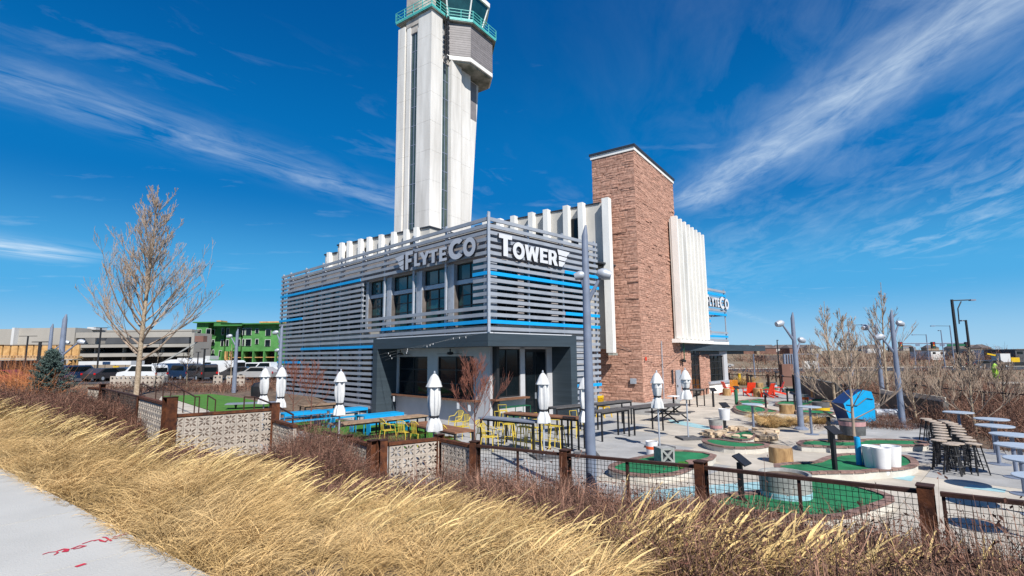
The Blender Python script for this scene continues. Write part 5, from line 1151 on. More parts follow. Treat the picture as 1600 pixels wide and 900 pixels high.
# ------------------------------------------------------------------ dormant shrub thickets
def thicket(name, label, C, R_, H, ntw, nlf, mats=(twig_brown, leaf_brown), w=.006, leafs=.018, lean=0.0, z=None, spread=.5):
    """C: (n,2) mound centres, R_ radii, H heights; twigs rise from the ground, side twigs start along them, leaves cling"""
    C = np.asarray(C, float); R_ = np.asarray(R_, float); H = np.asarray(H, float); wgt = (R_**2*np.sqrt(H)); wgt /= wgt.sum()
    i = RNG.choice(len(C), ntw, p=wgt); r = R_[i]*np.sqrt(RNG.uniform(0, 1, ntw)); a = RNG.uniform(0, 6.283, ntw); x = C[i, 0]+r*np.cos(a); y = C[i, 1]+r*np.sin(a)
    zz = gz(x, y) if z is None else np.full(ntw, z); dome = np.sqrt(np.clip(1-(r/R_[i])**2*.8, .1, 1))
    h = H[i]*dome; start = RNG.uniform(0, 1, ntw); side = start > .36; hb = np.where(side, RNG.uniform(.15, .8, ntw)*h, 0)
    ln = np.where(side, h*RNG.uniform(.2, .45, ntw), h*RNG.uniform(.75, 1.15, ntw)); az = np.where(RNG.uniform(0, 1, ntw) < .5, a, RNG.uniform(0, 6.283, ntw)); th0 = np.where(side, RNG.uniform(-.3, 1.2, ntw), RNG.uniform(1.57-spread*1.5, 1.57, ntw)); th1 = th0+RNG.uniform(-1.1, .5, ntw)
    B = np.stack([x, y, zz+hb-.02], 1); V, Q, m_ = ribbons(B, ln, az, th0, th1, np.where(side, w*.7, w)*RNG.uniform(.6, 1.3, ntw), 3, .4)
    parts = [(V, Q, np.repeat(RNG.uniform(0, 1, ntw), m_), 0)]
    if nlf:
        k = RNG.integers(0, ntw, nlf); c = V.reshape(ntw, m_, 3)[k, 2*RNG.integers(1, 4, nlf)]+RNG.normal(0, .02, (nlf, 3)); lv, lq = leaves(c, leafs*RNG.uniform(.5, 1.3, nlf)); parts.append((lv, lq, np.repeat(RNG.uniform(0, 1, nlf), 4), 1))
    VV, QQ, TT, MM = merge(parts); o = link(name, np_mesh(name, VV, QQ, list(mats), TT, mi=MM)); tag(o, label, 'shrubs', kind='stuff'); return o
def grounded(px, py): # walk a sight line to the terrain
    d = ray(px, py); t = .5
    for _ in range(4000):
        p = CO+d*t
        if p[2] <= gz(p[0], p[1]): break
        t += .03
    return p
C, Rr, Hh = [], [], []
for _ in range(380):   # strip between grass and mesh fence, right half
    q_ = random.uniform(4.5, 17); p0 = grass_limit(q_)+.1; s_ = random.uniform(p0, 7.3); p = E0+e_*q_+n_*s_
    if p[1] < 1.2: continue
    s_f = 7.7 if p[0] > 1 else 6.9
    if s_ > s_f-.35: continue
    C.append(p); Rr.append(random.uniform(.28, .5)); Hh.append(random.uniform(.48, .9)+(.12 if p[0] > 2.5 else 0)-(.14 if p[0] > 2.8 and s_ > 5.2 else 0))
thicket('shrub_bed', 'grey brown dormant twiggy shrubs between the grass and the wire mesh fence', C, Rr, Hh, 85000, 80000, w=.0085, leafs=.015)
C, Rr, Hh = [], [], []
for _ in range(70):
    q_ = random.uniform(5, 16); p = E0+e_*q_+n_*random.uniform(grass_limit(q_)+.6, 7.2)
    if p[1] < 1.5: continue
    C.append(p); Rr.append(random.uniform(.3, .6)); Hh.append(random.uniform(.8, 1.25))
thicket('tall_stems', 'sparse tall rusty stems with clinging withered leaves rising before the mesh fence', C, Rr, Hh, 2600, 9000, w=.008, leafs=.02, spread=.35)
C, Rr, Hh = [], [], []
for _ in range(120):
    q_ = random.uniform(-1.5, 5.5); s_ = random.uniform(grass_limit(q_)+.15, 5.6); p = E0+e_*q_+n_*s_; C.append(p); Rr.append(random.uniform(.25, .45)); Hh.append(random.uniform(.3, .55))
thicket('shrub_bed', 'low dormant twigs behind the grass below the star pattern block panels', C, Rr, Hh, 20000, 14000, w=.008, leafs=.015)
C = [(at(x, y, .9)[:2]) for x, y in ((470, 690), (500, 700), (530, 712), (455, 715), (488, 675), (520, 690), (510, 730), (545, 725))]
thicket('brown_shrub', 'rounded reddish brown shrub between the two runs of block fence', C, [.55]*8, [1.3, 1.4, 1.2, 1.0, 1.45, 1.3, .95, .85], 15000, 36000, w=.008, leafs=.02)
C = [at(x, y, .3)[:2] for x, y in ((590, 684), (615, 682), (635, 683), (555, 676), (650, 680))]; thicket('brown_shrub', 'low brown shrubs behind the block fence beside the yellow chairs', C, [.35]*5, [.55]*5, 3500, 5000, leafs=.016)
# left mass
C, Rr, Hh = [], [], []
for _ in range(120):
    q_ = random.uniform(-16, -1.5); s_ = random.uniform(grass_limit(q_)+.25, 5.5); p = E0+e_*q_+n_*s_
    C.append(p); Rr.append(random.uniform(.35, .65)); Hh.append(random.uniform(.75, 1.1)*float(np.interp(q_, [-16, -10, -7, -5, -3], [1.15, 1.1, .8, .5, .36])))
thicket('shrub_bed', 'dense reddish brown leafy shrubs on the left below the spruce', C, Rr, Hh, 32000, 90000, w=.010, leafs=.026)
C = [aty(x, 600, Y)[:2] for x, Y in ((15, 21), (30, 22), (45, 20), (60, 23), (20, 26), (40, 27), (65, 26))]
thicket('orange_willow', 'upright orange twigged willow shrub left of the spruce', C, [.8]*7, [2.7, 2.9, 2.6, 2.8, 3.1, 3.1, 2.7], 6200, 0, mats=(mat('orange_twig', (.42, .16, .06), .9, .2, 3, tint=.4), leaf_brown), w=.013, z=.3)
C = [aty(x, 600, Y)[:2] for x, Y in ((118, 24), (135, 26), (125, 30), (150, 28), (160, 26))]
thicket('grey_shrub', 'hazy grey twigged shrubs between the spruce and the big tree', C, [1.0]*5, [1.5, 1.4, 1.6, 1.3, 1.2], 4200, 900, w=.010, z=.5)
C, Rr, Hh = [], [], []
for _ in range(60): p = aty(random.uniform(170, 430), 600, random.uniform(38, 52))[:2]; C.append(p); Rr.append(random.uniform(.8, 1.6)); Hh.append(random.uniform(.4, .9))
thicket('shrub_bed', 'low reddish brown planting between the lawn and the car park', C, Rr, Hh, 9000, 6000, w=.02, leafs=.05)
# right hand thickets beyond the terrace
C, Rr, Hh = [], [], []
for _ in range(150): 
    Y = random.uniform(13.5, 30); x = 7+.42*Y+random.uniform(1.4, 9); C.append((x, Y)); Rr.append(random.uniform(.7, 1.2)); Hh.append(random.uniform(.7, 1.25)+.012*Y)
for _ in range(230):
    Y = random.uniform(13, 44); x = 7+.42*Y+random.uniform(1.6, 26)*(.5+Y/40); 
    if Y < 18 and x < 18: x += 3
    C.append((x, Y)); Rr.append(random.uniform(.8, 1.8)); Hh.append(random.uniform(.5, 1.15)+.014*Y)
thicket('shrub_thicket', 'tangled brown shrub thicket behind the round tables on the right', C, Rr, Hh, 62000, 60000, w=.018, leafs=.032)
C = [at(x, y, 0)[:2] for x, y in ((1370, 666), (1385, 668), (1400, 670), (1425, 668), (1445, 665), (1465, 660), (1350, 668), (1395, 660), (1375, 655), (1490, 655), (1530, 660), (1560, 662), (1575, 672), (1600, 690))]
thicket('shrub_bed', 'thin dry twigs with withered leaves along the terrace edge behind the stools', C, [.6]*14, [.55]*14, 6500, 6500, w=.008, leafs=.024)
C = [at(x, y, 0)[:2] for x, y in ((1262, 668), (1240, 664), (1285, 666), (1300, 668), (1220, 662))]; thicket('ground_litter', 'brown leaf litter and twigs round the foot of the twin headed lamp', C, [.7]*5, [.16]*5, 1500, 3000, w=.006, leafs=.02)
def tuft(label, px, py, h, n=900, r=.18, z=0):
    p = at(px, py, z); ra = RNG.uniform(0, 6.283, n); rr = r*np.sqrt(RNG.uniform(0, 1, n)); B = np.stack([p[0]+rr*np.cos(ra), p[1]+rr*np.sin(ra), np.full(n, z)], 1)
    V, Q, m_ = ribbons(B, h*RNG.uniform(.7, 1.25, n), ra+RNG.normal(0, .5, n), RNG.uniform(1.0, 1.5, n), RNG.uniform(-.9, .3, n), np.full(n, .014), 5, .2)
    o = link('grass_tuft', np_mesh('grass_tuft', V, Q, [grass_m], np.repeat(RNG.uniform(0, 1, n), m_))); o['label'] = label; o['category'] = 'grass tuft'; o['group'] = 'ornamental grass tufts among the greens'
for px, py, h, s in ((1194, 664, .75, 'left and tallest, beside the lone round table'), (1206, 668, .6, 'second from the left'), (1226, 666, .55, 'in the middle'), (1246, 664, .5, 'just left of the lamp foot'), (1280, 662, .5, 'just right of the lamp foot'), (1165, 601, 1.2, 'far away behind the red chairs'), (1150, 600, 1.0, 'far away behind the amber chair')): tuft('golden grass tuft '+s, px, py, h, r=.22 if h < 1 else .7)

# ------------------------------------------------------------------ bare trees
def bare_tree(name, label, loc, H, spread, m_bark, m_twig, trunk_r, fork=.25, seed=1, nmain=5, levels=4, twigs=3, upright=.8, group=None, wmin=.006, cat='tree', clear=.3):
    rr = random.Random(seed); t = thing(name, label, cat, loc, 0, group); tr, cw = MB(), MB()
    def grow(p, d, L_, r, lev):
        n = 4 if lev < 2 else 3; pts = [p]; rad = [r]; dd = d.copy()
        for i in range(n):
            dd = (dd+Vector((rr.gauss(0, .10), rr.gauss(0, .10), .10*upright+rr.gauss(0, .05)))).normalized(); p = p+dd*L_/n; pts.append(p); rad.append(max(r*(1-.75*(i+1)/n), wmin*.5))
        (tr if lev == 0 else cw).tube(pts, rad, 8 if lev == 0 else (5 if lev == 1 else 3), caps=False)
        if lev >= levels: return
        k = twigs+(2 if lev == 1 else 0)
        for j in range(k):
            u = rr.uniform(.2, .97); i = min(int(u*n), n-1); q = pts[i].lerp(pts[i+1], u*n-i); a = rr.uniform(0, 6.283)
            side = Vector((math.cos(a), math.sin(a), 0)); base_d = (pts[i+1]-pts[i]).normalized(); nd = (base_d*upright+side*rr.uniform(.35, .8)+Vector((0, 0, .15))).normalized()
            grow(q, nd, L_*rr.uniform(.38, .62)*(1.1-.35*u), max(rad[i]*.42, wmin*.6), lev+1)
    # trunk with main limbs
    pts = [Vector((0, 0, -.1))]; rad = [trunk_r*1.25]; p = Vector((0, 0, 0)); n = 9
    for i in range(n+1):
        u = i/n; pts.append(Vector((math.sin(u*2.5+seed)*trunk_r*.9*u*2, math.cos(u*3+seed)*trunk_r*.9*u*2, H*u*.96))); rad.append(max(trunk_r*(1-u)**.8, wmin))
    tr.tube(pts, rad, 9, caps=False)
    for j in range(nmain):
        u = clear+(.88-clear)*(j/nmain)**.9; i = 1+min(int(u*n), n-1); q = pts[i].lerp(pts[i+1], u*n-int(u*n)); a = j*2.4+rr.uniform(-.4, .4)
        sp = spread*(.20+.95*(1-u)**1.7)*rr.uniform(.7, 1.15); up = (.18+1.5*u)*upright
        d = Vector((math.cos(a), math.sin(a), up)).normalized(); grow(q, d, sp*1.35, max(rad[i]*.45, wmin), 1)
    tr.build('trunk', m_bark, t, smooth=True); o = cw.build('crown', m_twig, t); return t
p = aty(214, 610, 36); bare_tree('bare_tree', 'large bare pale barked tree behind the left fence', (p[0], p[1], .3), float(aty(250, 276, 36)[2])-.3, 5.2, bark, twig, .19, seed=5, nmain=52, levels=4, twigs=4, upright=1.2, wmin=.018, clear=.17)
p = at(742, 742, 0); bare_tree('bare_tree', 'small bare red twigged tree in front of the entrance', (p[0], p[1], 0), 3.2, 1.6, bark_red, twig_red, .028, seed=11, nmain=18, levels=3, twigs=6, upright=1.3, wmin=.007, clear=.40, group='young bare trees')
for px, Y, s, sd in ((459, 24.5, 'left of the two before the slatted wall', 3), (487, 23, 'right of the two before the slatted wall', 8)):
    p = aty(px, 625, Y); bare_tree('bare_tree', 'slim brown young tree '+s, (p[0], p[1], 0), 2.9, 1.8, bark_red, twig_red, .03, seed=sd, nmain=16, levels=3, twigs=3, upright=1.1, wmin=.010, clear=.3, group='young bare trees')
p = at(1334, 676, .72); bare_tree('bare_tree', 'young bare pale tree growing from the pink banded planter', (p[0], p[1], .72), 3.9, 1.3, twig, twig, .045, seed=21, nmain=22, levels=3, twigs=5, upright=1.25, wmin=.010, clear=.10)
for px, Y, top, sp, sd, s in ((1386, 27, 432, 2.2, 31, 'tallest bare tree right of the potted tree'), (1302, 30, 462, 2.0, 35, 'left of the potted tree beyond the greens'), (1272, 34, 540, 1.8, 36, 'low bare tree at the left of the thicket'), (1425, 24, 575, 1.3, 41, 'small bare tree right of the right lamp pole'), (1470, 24, 560, 1.4, 42, 'small bare tree in the thicket left of the street light'), (1516, 20, 535, 1.5, 43, 'dark forked bare tree in the thicket below the street light'), (1565, 26, 560, 1.4, 44, 'small bare tree at the right edge of the thicket'), (1340, 38, 490, 2.0, 46, 'far bare tree between the lamp poles')):
    p = aty(px, 600, Y); bare_tree('bare_tree', 'bare tree, '+s, (p[0], p[1], -.05), float(aty(px, top, Y)[2]), sp, bark, twig, .08 if top < 500 else .06, seed=sd, nmain=20, levels=3, twigs=5, upright=1.45, wmin=.013, clear=.12, group='bare trees beyond the terrace')
for px, Y, s in ((243, 42, 'left'), (292, 44, 'middle'), (360, 47, 'right')):
    p = aty(px, 600, Y); bare_tree('bare_tree', 'young leafless tree at the back of the lawn, '+s+' of three', (p[0], p[1], .2), 4.3, 1.3, bark, twig_brown, .06, seed=int(px), nmain=12, levels=3, twigs=3, wmin=.018, group='young trees behind the lawn')
# spruce
p = aty(77, 600, 21); t = thing('blue_spruce', 'bushy blue green spruce at the left in front of the grey lamp pole', 'tree', (p[0], p[1], .55)); Hs = float(aty(77, 541, 21)[2])-.55
MB().tube([(0, 0, 0), (0, 0, Hs*.95)], [.08, .01], 7).build('trunk', bark, t)
vs, qs, ts = [], [], []; n = 30000; u = RNG.uniform(0, 1, n)**.6; br = RNG.integers(0, 120, n); bh = (br/120)**.8; ba = br*2.4; R_ = (1-bh)**.8*1.5*(.75+.25*np.sin(br*7.3))+.05; rr_ = R_*u
X = rr_*np.cos(ba)+RNG.normal(0, .045, n)*(.4+u); Y_ = rr_*np.sin(ba)+RNG.normal(0, .045, n)*(.4+u); Z = bh*Hs*.95+.12*rr_-.10*np.sin(u*3)+RNG.normal(0, .03, n)+.05
V, Q = leaves(np.stack([X, Y_, Z], 1), RNG.uniform(.02, .042, n)); me = np_mesh('crown', V, Q, [needle], np.repeat(np.clip(RNG.normal(.5, .3, n)+(u-.5)*.5, 0, 1), 4)); link('crown', me, t)

# ------------------------------------------------------------------ lawn, path, handrails
Z6 = .62
floor = lambda nm, pts, z, m, th=.12: struct(nm, MB().prism([tuple(at(x, y, z)[:2]) for x, y in pts], z-th, z).build(nm, m))
floor('lawn', [(255, 619), (331, 615.5), (380, 622), (425, 632), (405, 641), (328, 641), (274, 624)], Z6, lawn); floor('path', [(252, 619.5), (273, 624.5), (326.5, 641.5), (335, 650), (290, 652), (245, 630)], Z6+.004, concrete)
floor('path', [(430, 622), (600, 636), (560, 645), (420, 630)], .02, concrete) if 0 else None
def rail(label, pts, z):
    t = thing('handrail', label, 'handrail', at(pts[0][0], pts[0][1], z)); o = np.array(t.location)
    P3 = [aty(x, y, Y)-o for x, y, Y in [(a[0], a[1], a[2]) for a in pts]]; MB().tube([tuple(q) for q in P3], .028, 6).build('rail', corten_d, t)
    for q in P3[::max(1, len(P3)-1)] if len(P3) < 4 else (P3[0], P3[1], P3[-2], P3[-1]):
        MB().tube([tuple(q), (q[0], q[1], min(q[2]-.6, z-.3-o[2]))], .024, 6).build('upright', corten_d, t)
rail('left handrail descending beside the pale path', [(219, 600.5, 27), (222, 599.5, 27), (244, 609, 24), (288, 610, 24)], Z6); rail('middle handrail descending in front of the lawn', [(256, 599, 26), (268, 599, 26), (305, 620, 22), (312, 620, 22)], Z6); rail('right handrail at the end of the lawn', [(325, 618, 24), (335, 624, 23), (337, 625, 23)], Z6)
rail('handrail descending to the blue tables', [(382, 620, 19), (398, 620.5, 19), (430, 633, 17), (458, 648, 15.5)], .3)

# ------------------------------------------------------------------ car park, cars, far buildings on the left
LZ = 0.02
def parea(nm, x0, x1, y0, y1, z, m): b = MB().box(x0, x1, y0, y1, z-.05, z); return struct(nm, b.build(nm, m))
gp = float(gz(-30, 60))
parea('car_park', -75, -13, 52, 96, .66, asphalt)
def wallrun(label, px0, px1, Y, z0, rows=3):
    a, b = aty(px0, 600, Y), aty(px1, 600, Y); t = thing('square_block_wall', label, 'wall', (a[0], a[1], z0), 0, 'pale square block walls'); n = int((b[0]-a[0])/.4)
    for i in range(n):
        for j in range(rows): link('square_block', sq_mesh, t, (i*.4, 0, j*.4))
wallrun('pale square block wall behind the big tree', 172, 264, 47, .35); wallrun('short pale square block wall right of the lawn lamp', 333, 352, 47, .35); wallrun('short pale square block wall beside the iron gate', 354, 388, 46, .35)
def car(label, x, y, rz, m, kind='sedan', z=.66, group='cars parked in the lot'):
    t = thing('parked_car', label, {'van': 'van', 'pickup': 'pickup truck'}.get(kind, 'car'), (x, y, z), rz, group)
    if kind == 'van': prof = [(-2.7, .4), (-2.7, 1.2), (-2.6, 2.0), (-2.3, 2.15), (1.3, 2.15), (1.9, 1.35), (2.6, 1.1), (2.75, .85), (2.75, .4)]; win = [(.5, 1.3), (.5, 1.95), (1.25, 1.95), (1.7, 1.35)]; wb = 1.7
    elif kind == 'pickup': prof = [(-2.8, .5), (-2.8, 1.15), (-.9, 1.15), (-.75, 1.85), (.7, 1.85), (1.3, 1.2), (2.6, 1.1), (2.75, .9), (2.75, .5)]; win = [(-.65, 1.2), (-.6, 1.75), (.62, 1.75), (1.1, 1.2)]; wb = 1.75
    elif kind == 'suv': prof = [(-2.3, .4), (-2.35, 1.05), (-2.15, 1.7), (-1.7, 1.8), (.6, 1.78), (1.25, 1.15), (2.2, 1.0), (2.35, .75), (2.3, .4)]; win = [(-1.95, 1.1), (-1.85, 1.62), (.5, 1.66), (.98, 1.12)]; wb = 1.4
    else: prof = [(-2.2, .35), (-2.25, .85), (-1.9, 1.0), (-1.2, 1.42), (.3, 1.45), (1.05, .98), (2.1, .85), (2.25, .6), (2.2, .35)]; win = [(-1.55, .98), (-1.1, 1.34), (.25, 1.36), (.82, .98)]; wb = 1.35
    M = Matrix(((1, 0, 0, 0), (0, 0, -1, 0), (0, 1, 0, 0), (0, 0, 0, 1)))
    MB().prism(prof, -.88, .88).xf(M).build('body', m, t); MB().prism(win, -.89, .89).xf(M).build('side_window', glass_dark, t)
    xr = min(p_[0] for p_ in prof); zt = 1.0 if kind != 'van' else 1.45; MB().box(xr-.02 if kind in ('van', 'suv') else -1.7, xr+.1 if kind in ('van', 'suv') else -1.62, -.7, .7, zt if kind != 'sedan' else .98, zt+.45 if kind != 'sedan' else 1.05).build('rear_window', glass_dark, t)
    for sx in (-wb, wb):
        for sy in (-.82, .82):
            w = MB().tube([(sx, sy-.1, .34), (sx, sy+.1, .34)], .34, 12).build('wheel', rubber, t); MB().tube([(sx, sy-.105, .34), (sx, sy+.105, .34)], .19, 8).build('rim', steel_grey, w)
    for sy in (-.75, .75): MB().box(xr-.03, xr+.02, sy-.1, sy+.1, .75, .95).build('tail_light', red_lens, t); MB().box(max(p_[0] for p_ in prof)-.06, max(p_[0] for p_ in prof)+.0, sy-.12, sy+.12, .62, .74).build('headlight', letter_white, t)
cl = [(122, 57, 1.35, car_b, 'suv', 'dark blue SUV behind the grey shrubs'), (165, 58, 1.5, car_k, 'sedan', 'charcoal hatchback left of the white truck'), (192, 61, .4, car_b, 'sedan', 'blue car half hidden behind the white truck'), (222, 56, 3.0, car_w, 'suv', 'white utility vehicle behind the big tree trunk'), (262, 62, 2.9, car_b, 'pickup', 'blue pickup right of the white utility vehicle'), (285, 59, 2.6, car_b, 'suv', 'dark blue SUV in the middle of the row'), (312, 57, 2.5, car_k, 'suv', 'black SUV left of the white van'), (343, 60, 2.95, car_w, 'van', 'white cargo van'), (380, 58, .3, car_k, 'sedan', 'dark sedan right of the white van'), (402, 57, 3.0, car_s, 'sedan', 'silver sedan behind the umbrella pair'), (250, 72, 3.1, car_w, 'suv', 'white car in the second row behind the tree'), (300, 76, .1, car_s, 'suv', 'silver car in the second row'), (395, 72, 3.1, car_w, 'suv', 'white SUV in the second row at the right'), (418, 68, 3.1, car_w, 'pickup', 'white truck half hidden by the umbrella'), (375, 75, 3.0, car_s, 'sedan', 'grey car in the second row behind the van'), (12, 52, 0.2, car_r, 'sedan', 'maroon car far left behind the orange willow')]
for px, Y, rz, m_, kd, s in cl: p = aty(px, 590, Y); car(s+(' in the car park' if len(s.split()) < 9 else ''), p[0], p[1], rz, m_, kd)
def pbox(b, px0, px1, py0, py1, Y, dep=6, z0=None):
    a, c = aty(px0, py1, Y), aty(px1, py0, Y); return b.box(a[0], c[0], Y, Y+dep, a[2] if z0 is None else z0, c[2])
def bld(nm, label, cat, px, Y): p = aty(px, 590, Y); return thing(nm, label, cat, (0, 0, 0))
def part(nm, m_, t, *q):
    o = []
    for (px0, px1, py0, py1, Y, dep) in q: zb = aty(px0, py1, Y)[2]; b = MB(); pbox(b, px0, px1, py0, py1, Y, dep, z0=(-.3 if zb < 2.3 and nm not in ('window', 'stripe', 'yellow_sign', 'cap', 'frame', 'panel', 'floor_joist', 'floor_edge', 'raw_board') else None)); o.append(b.build(nm, m_, t))
    return o
G = bld('parking_garage', 'long open sided grey concrete parking garage', 'parking garage', 200, 105)
part('blank_wall', garage, G, (22, 118, 512, 572, 104, 8), (-30, 22, 514, 572, 110, 8)); part('wall_edge', far_white, G, (15, 23, 512, 545, 103, 2)); part('dark_interior', far_dark, G, (118, 300, 520, 572, 112, 2))
part('parapet', garage, G, (118, 300, 518, 528, 104, 1.5), (118, 300, 537, 543.5, 104, 1.5), (118, 300, 551, 558, 104, 1.5)); part('upper_parapet', garage, G, (100, 300, 514.5, 519, 122, 3)); part('deck', garage, G, (118, 300, 536, 538, 105.6, 7), (118, 300, 550, 552, 105.6, 7))
part('column', garage, G, *[(x, x+4, 520, 580, 105.55, .8) for x in (146, 190, 216, 250, 292)]); part('roof_unit', far_white, G, (136, 150, 511, 515, 108, 3)); part('end_bay', garage, G, (296, 304, 520, 572, 103, 6))
Wf = bld('timber_frame_building', 'half built timber frame building with raw orange board walls', 'building', 50, 85)
for x in range(-20, 120, 12): part('wall_board', osb, Wf, (x+.3, x+11.8, 539+random.uniform(-.4, .4), 556, 84, .3))
part('floor_joist', osb, Wf, *[(x, x+2.2, 556.5, 559, 83.5, .8) for x in range(-20, 122, 5)]); part('beam', osb, Wf, (-20, 122, 559.5, 562, 83.6, 1)); part('post', osb, Wf, *[(x, x+3, 562.5, 580, 83.8, .8) for x in (94, 105, 112, 118)]); part('inner_wall', far_brown, Wf, (-20, 92, 562.5, 580, 86, .5)); part('top_plate', osb, Wf, (-20, 120, 537.5, 538.8, 83.8, .9)); MB().bar(tuple(aty(97, 578, 83.5)), tuple(aty(110, 566, 83.5)), .3).build('brace', osb, Wf)
Gb = bld('green_apartment_building', 'four storey apartment building under construction in bright green sheathing', 'building', 370, 130)
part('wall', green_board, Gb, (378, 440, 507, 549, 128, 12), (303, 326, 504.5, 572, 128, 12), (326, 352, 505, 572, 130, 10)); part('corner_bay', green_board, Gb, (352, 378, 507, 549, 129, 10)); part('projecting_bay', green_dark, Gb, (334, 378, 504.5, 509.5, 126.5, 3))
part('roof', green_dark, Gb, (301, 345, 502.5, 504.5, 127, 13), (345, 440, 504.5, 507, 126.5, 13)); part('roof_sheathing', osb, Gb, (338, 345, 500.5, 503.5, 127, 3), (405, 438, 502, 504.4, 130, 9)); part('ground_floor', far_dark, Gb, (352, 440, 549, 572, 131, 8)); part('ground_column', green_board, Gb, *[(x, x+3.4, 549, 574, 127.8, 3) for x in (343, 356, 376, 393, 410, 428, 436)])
part('floor_edge', osb, Gb, (352, 436, 557.5, 559.3, 128.5, 3)); part('raw_board', osb, Gb, (350, 353, 549, 568, 127.5, 1), (358, 360, 549, 562, 127.4, 1), (350, 357, 562, 568, 127, 1))
for (x0, x1, y0, y1) in ((384, 392.5, 513, 523), (399, 404, 514, 520), (415, 423, 514.5, 524), (383.5, 392, 530, 540), (399, 403.5, 530, 537), (414, 422, 531, 540.5), (371, 376, 512, 522), (379, 382, 513, 523), (370, 375, 530, 540), (378.5, 381.5, 530, 540), (354, 358, 513, 523), (346, 350, 513, 523), (331, 335, 515, 523), (331, 334.5, 531, 539), (345, 349, 531, 540), (353, 357, 531, 540), (331, 334, 547, 556), (342, 346, 548, 556), (308, 314, 515, 522), (307, 313, 533, 540), (322, 329, 514, 524), (322, 328, 531, 541)):
    Y = 127.9 if x0 > 378 or x0 < 326 else (128.9 if x0 > 352 else 129.9); f, = part('window', far_white, Gb, (x0-.6, x1+.6, y0-.6, y1+.6, Y-.05, .2)); b = MB(); pbox(b, x0, x1, y0, y1, Y-.15, .08); b.build('pane', glass_dark, f)
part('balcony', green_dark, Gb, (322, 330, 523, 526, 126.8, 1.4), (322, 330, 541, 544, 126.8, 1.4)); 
S_ = bld('site_container', 'white site container with a blue stripe', 'container', 150, 80); part('body', far_white, S_, (122, 205, 564, 574, 82, 3)); part('stripe', car_b, S_, (160, 172, 565, 569, 81.9, .1))
S_ = bld('site_fence', 'long tan screened construction fence in front of the garage', 'fence', 190, 78); part('panel', tan_wall, S_, *[(x, x+15.5, 570, 580, 78, .2) for x in range(132, 240, 16)]); part('yellow_sign', yellow_d, S_, (176, 185, 572, 577, 77.7, .15))
S_ = bld('white_tent', 'long pale grey storage tent behind the big tree', 'tent', 270, 88); b = MB(); a, c = aty(238, 576, 88), aty(316, 576, 88); b.add([(a[0], 88, .3), (c[0], 88, .3), (c[0], 94, .3), (a[0], 94, .3), (a[0]+1, 91, 2.9), (c[0]-1, 91, 2.9), (a[0], 88, 2.0), (c[0], 88, 2.0), (c[0], 94, 2.0), (a[0], 94, 2.0)], [(0, 1, 7, 6), (6, 7, 5, 4), (2, 3, 9, 8), (8, 9, 4, 5), (1, 2, 8, 5, 7), (3, 0, 6, 4, 9)]); b.build('cover', far_white, S_)
S_ = bld('green_container', 'white and green site cabins before the green building', 'container', 300, 100); part('cabin', far_white, S_, (318, 328, 556, 572, 98, 3), (277, 318, 559, 562, 98, 3)); part('cabin', green_board, S_, (318, 336, 562, 574, 96, 3), (258, 312, 562, 572, 99, 3)); part('cabin', far_white, S_, (335, 345, 565, 574, 95, 3), (268, 282, 566, 576, 93, 3))
def thin_lamp(label, px, pyt, Y, w, arm=1.2, col=frame_dark, one=0):
    p = aty(px, pyt, Y); t = thing('street_lamp', label, 'street lamp', (p[0], p[1], 0), 0, 'dark street lamps'); MB().tube([(0, 0, -.3), (0, 0, p[2])], w, 7).build('pole', col, t)
    MB().box(-arm if one <= 0 else 0, arm if one >= 0 else 0, -.06, .06, p[2]-.05, p[2]+.02).build('arm', col, t)
    if one: MB().box(one*arm-.35, one*arm+.35, -.14, .14, p[2]-.02, p[2]+.06).build('lamp_head', pole_grey, t)
thin_lamp('thin dark double armed street lamp left of the spruce', 44, 525, 70, .10); thin_lamp('dark flat topped lamp just left of the spruce tip', 63, 534, 45, .12, .7); thin_lamp('tall thin dark street lamp in front of the garage', 158, 512, 65, .10, .9); thin_lamp('dark street lamp before the green building', 320, 545, 55, .10, .4); thin_lamp('thin dark pole left of the green building', 310, 550, 60, .07, .3)
S_ = bld('boom_lift', 'raised boom lift with a basket in front of the green building', 'boom lift', 290, 95); a, b_ = aty(252, 568, 96), aty(312, 532, 96); MB().bar(tuple(a), tuple(b_), .22).build('boom', pot_grey, S_); p = aty(314, 530, 96); MB().box(p[0]-.8, p[0]+.8, 95.4, 96.6, p[2]-.5, p[2]+.6).build('basket', far_brown, S_)
p = aty(378, 600, 44); t = thing('iron_gate', 'low rusted frame gate by the planting near the umbrellas', 'gate', (p[0], p[1], .3)); b = MB(); b.bar((-.9, 0, 0), (-.9, 0, 1.1), .06).bar((.9, 0, 0), (.9, 0, 1.1), .06).bar((-.9, 0, 1.1), (.9, 0, 1.1), .06).bar((-.9, 0, .2), (.9, 0, .2), .06); b.build('frame', corten, t)
p = aty(405, 612, 34); t = thing('black_grill', 'black covered box beside the left umbrella', 'grill', (p[0], p[1], .4)); MB().lathe([(.45, 0), (.5, .5), (.5, .85), (.35, 1.05), (.05, 1.1)], 10).build('body', black_m, t)

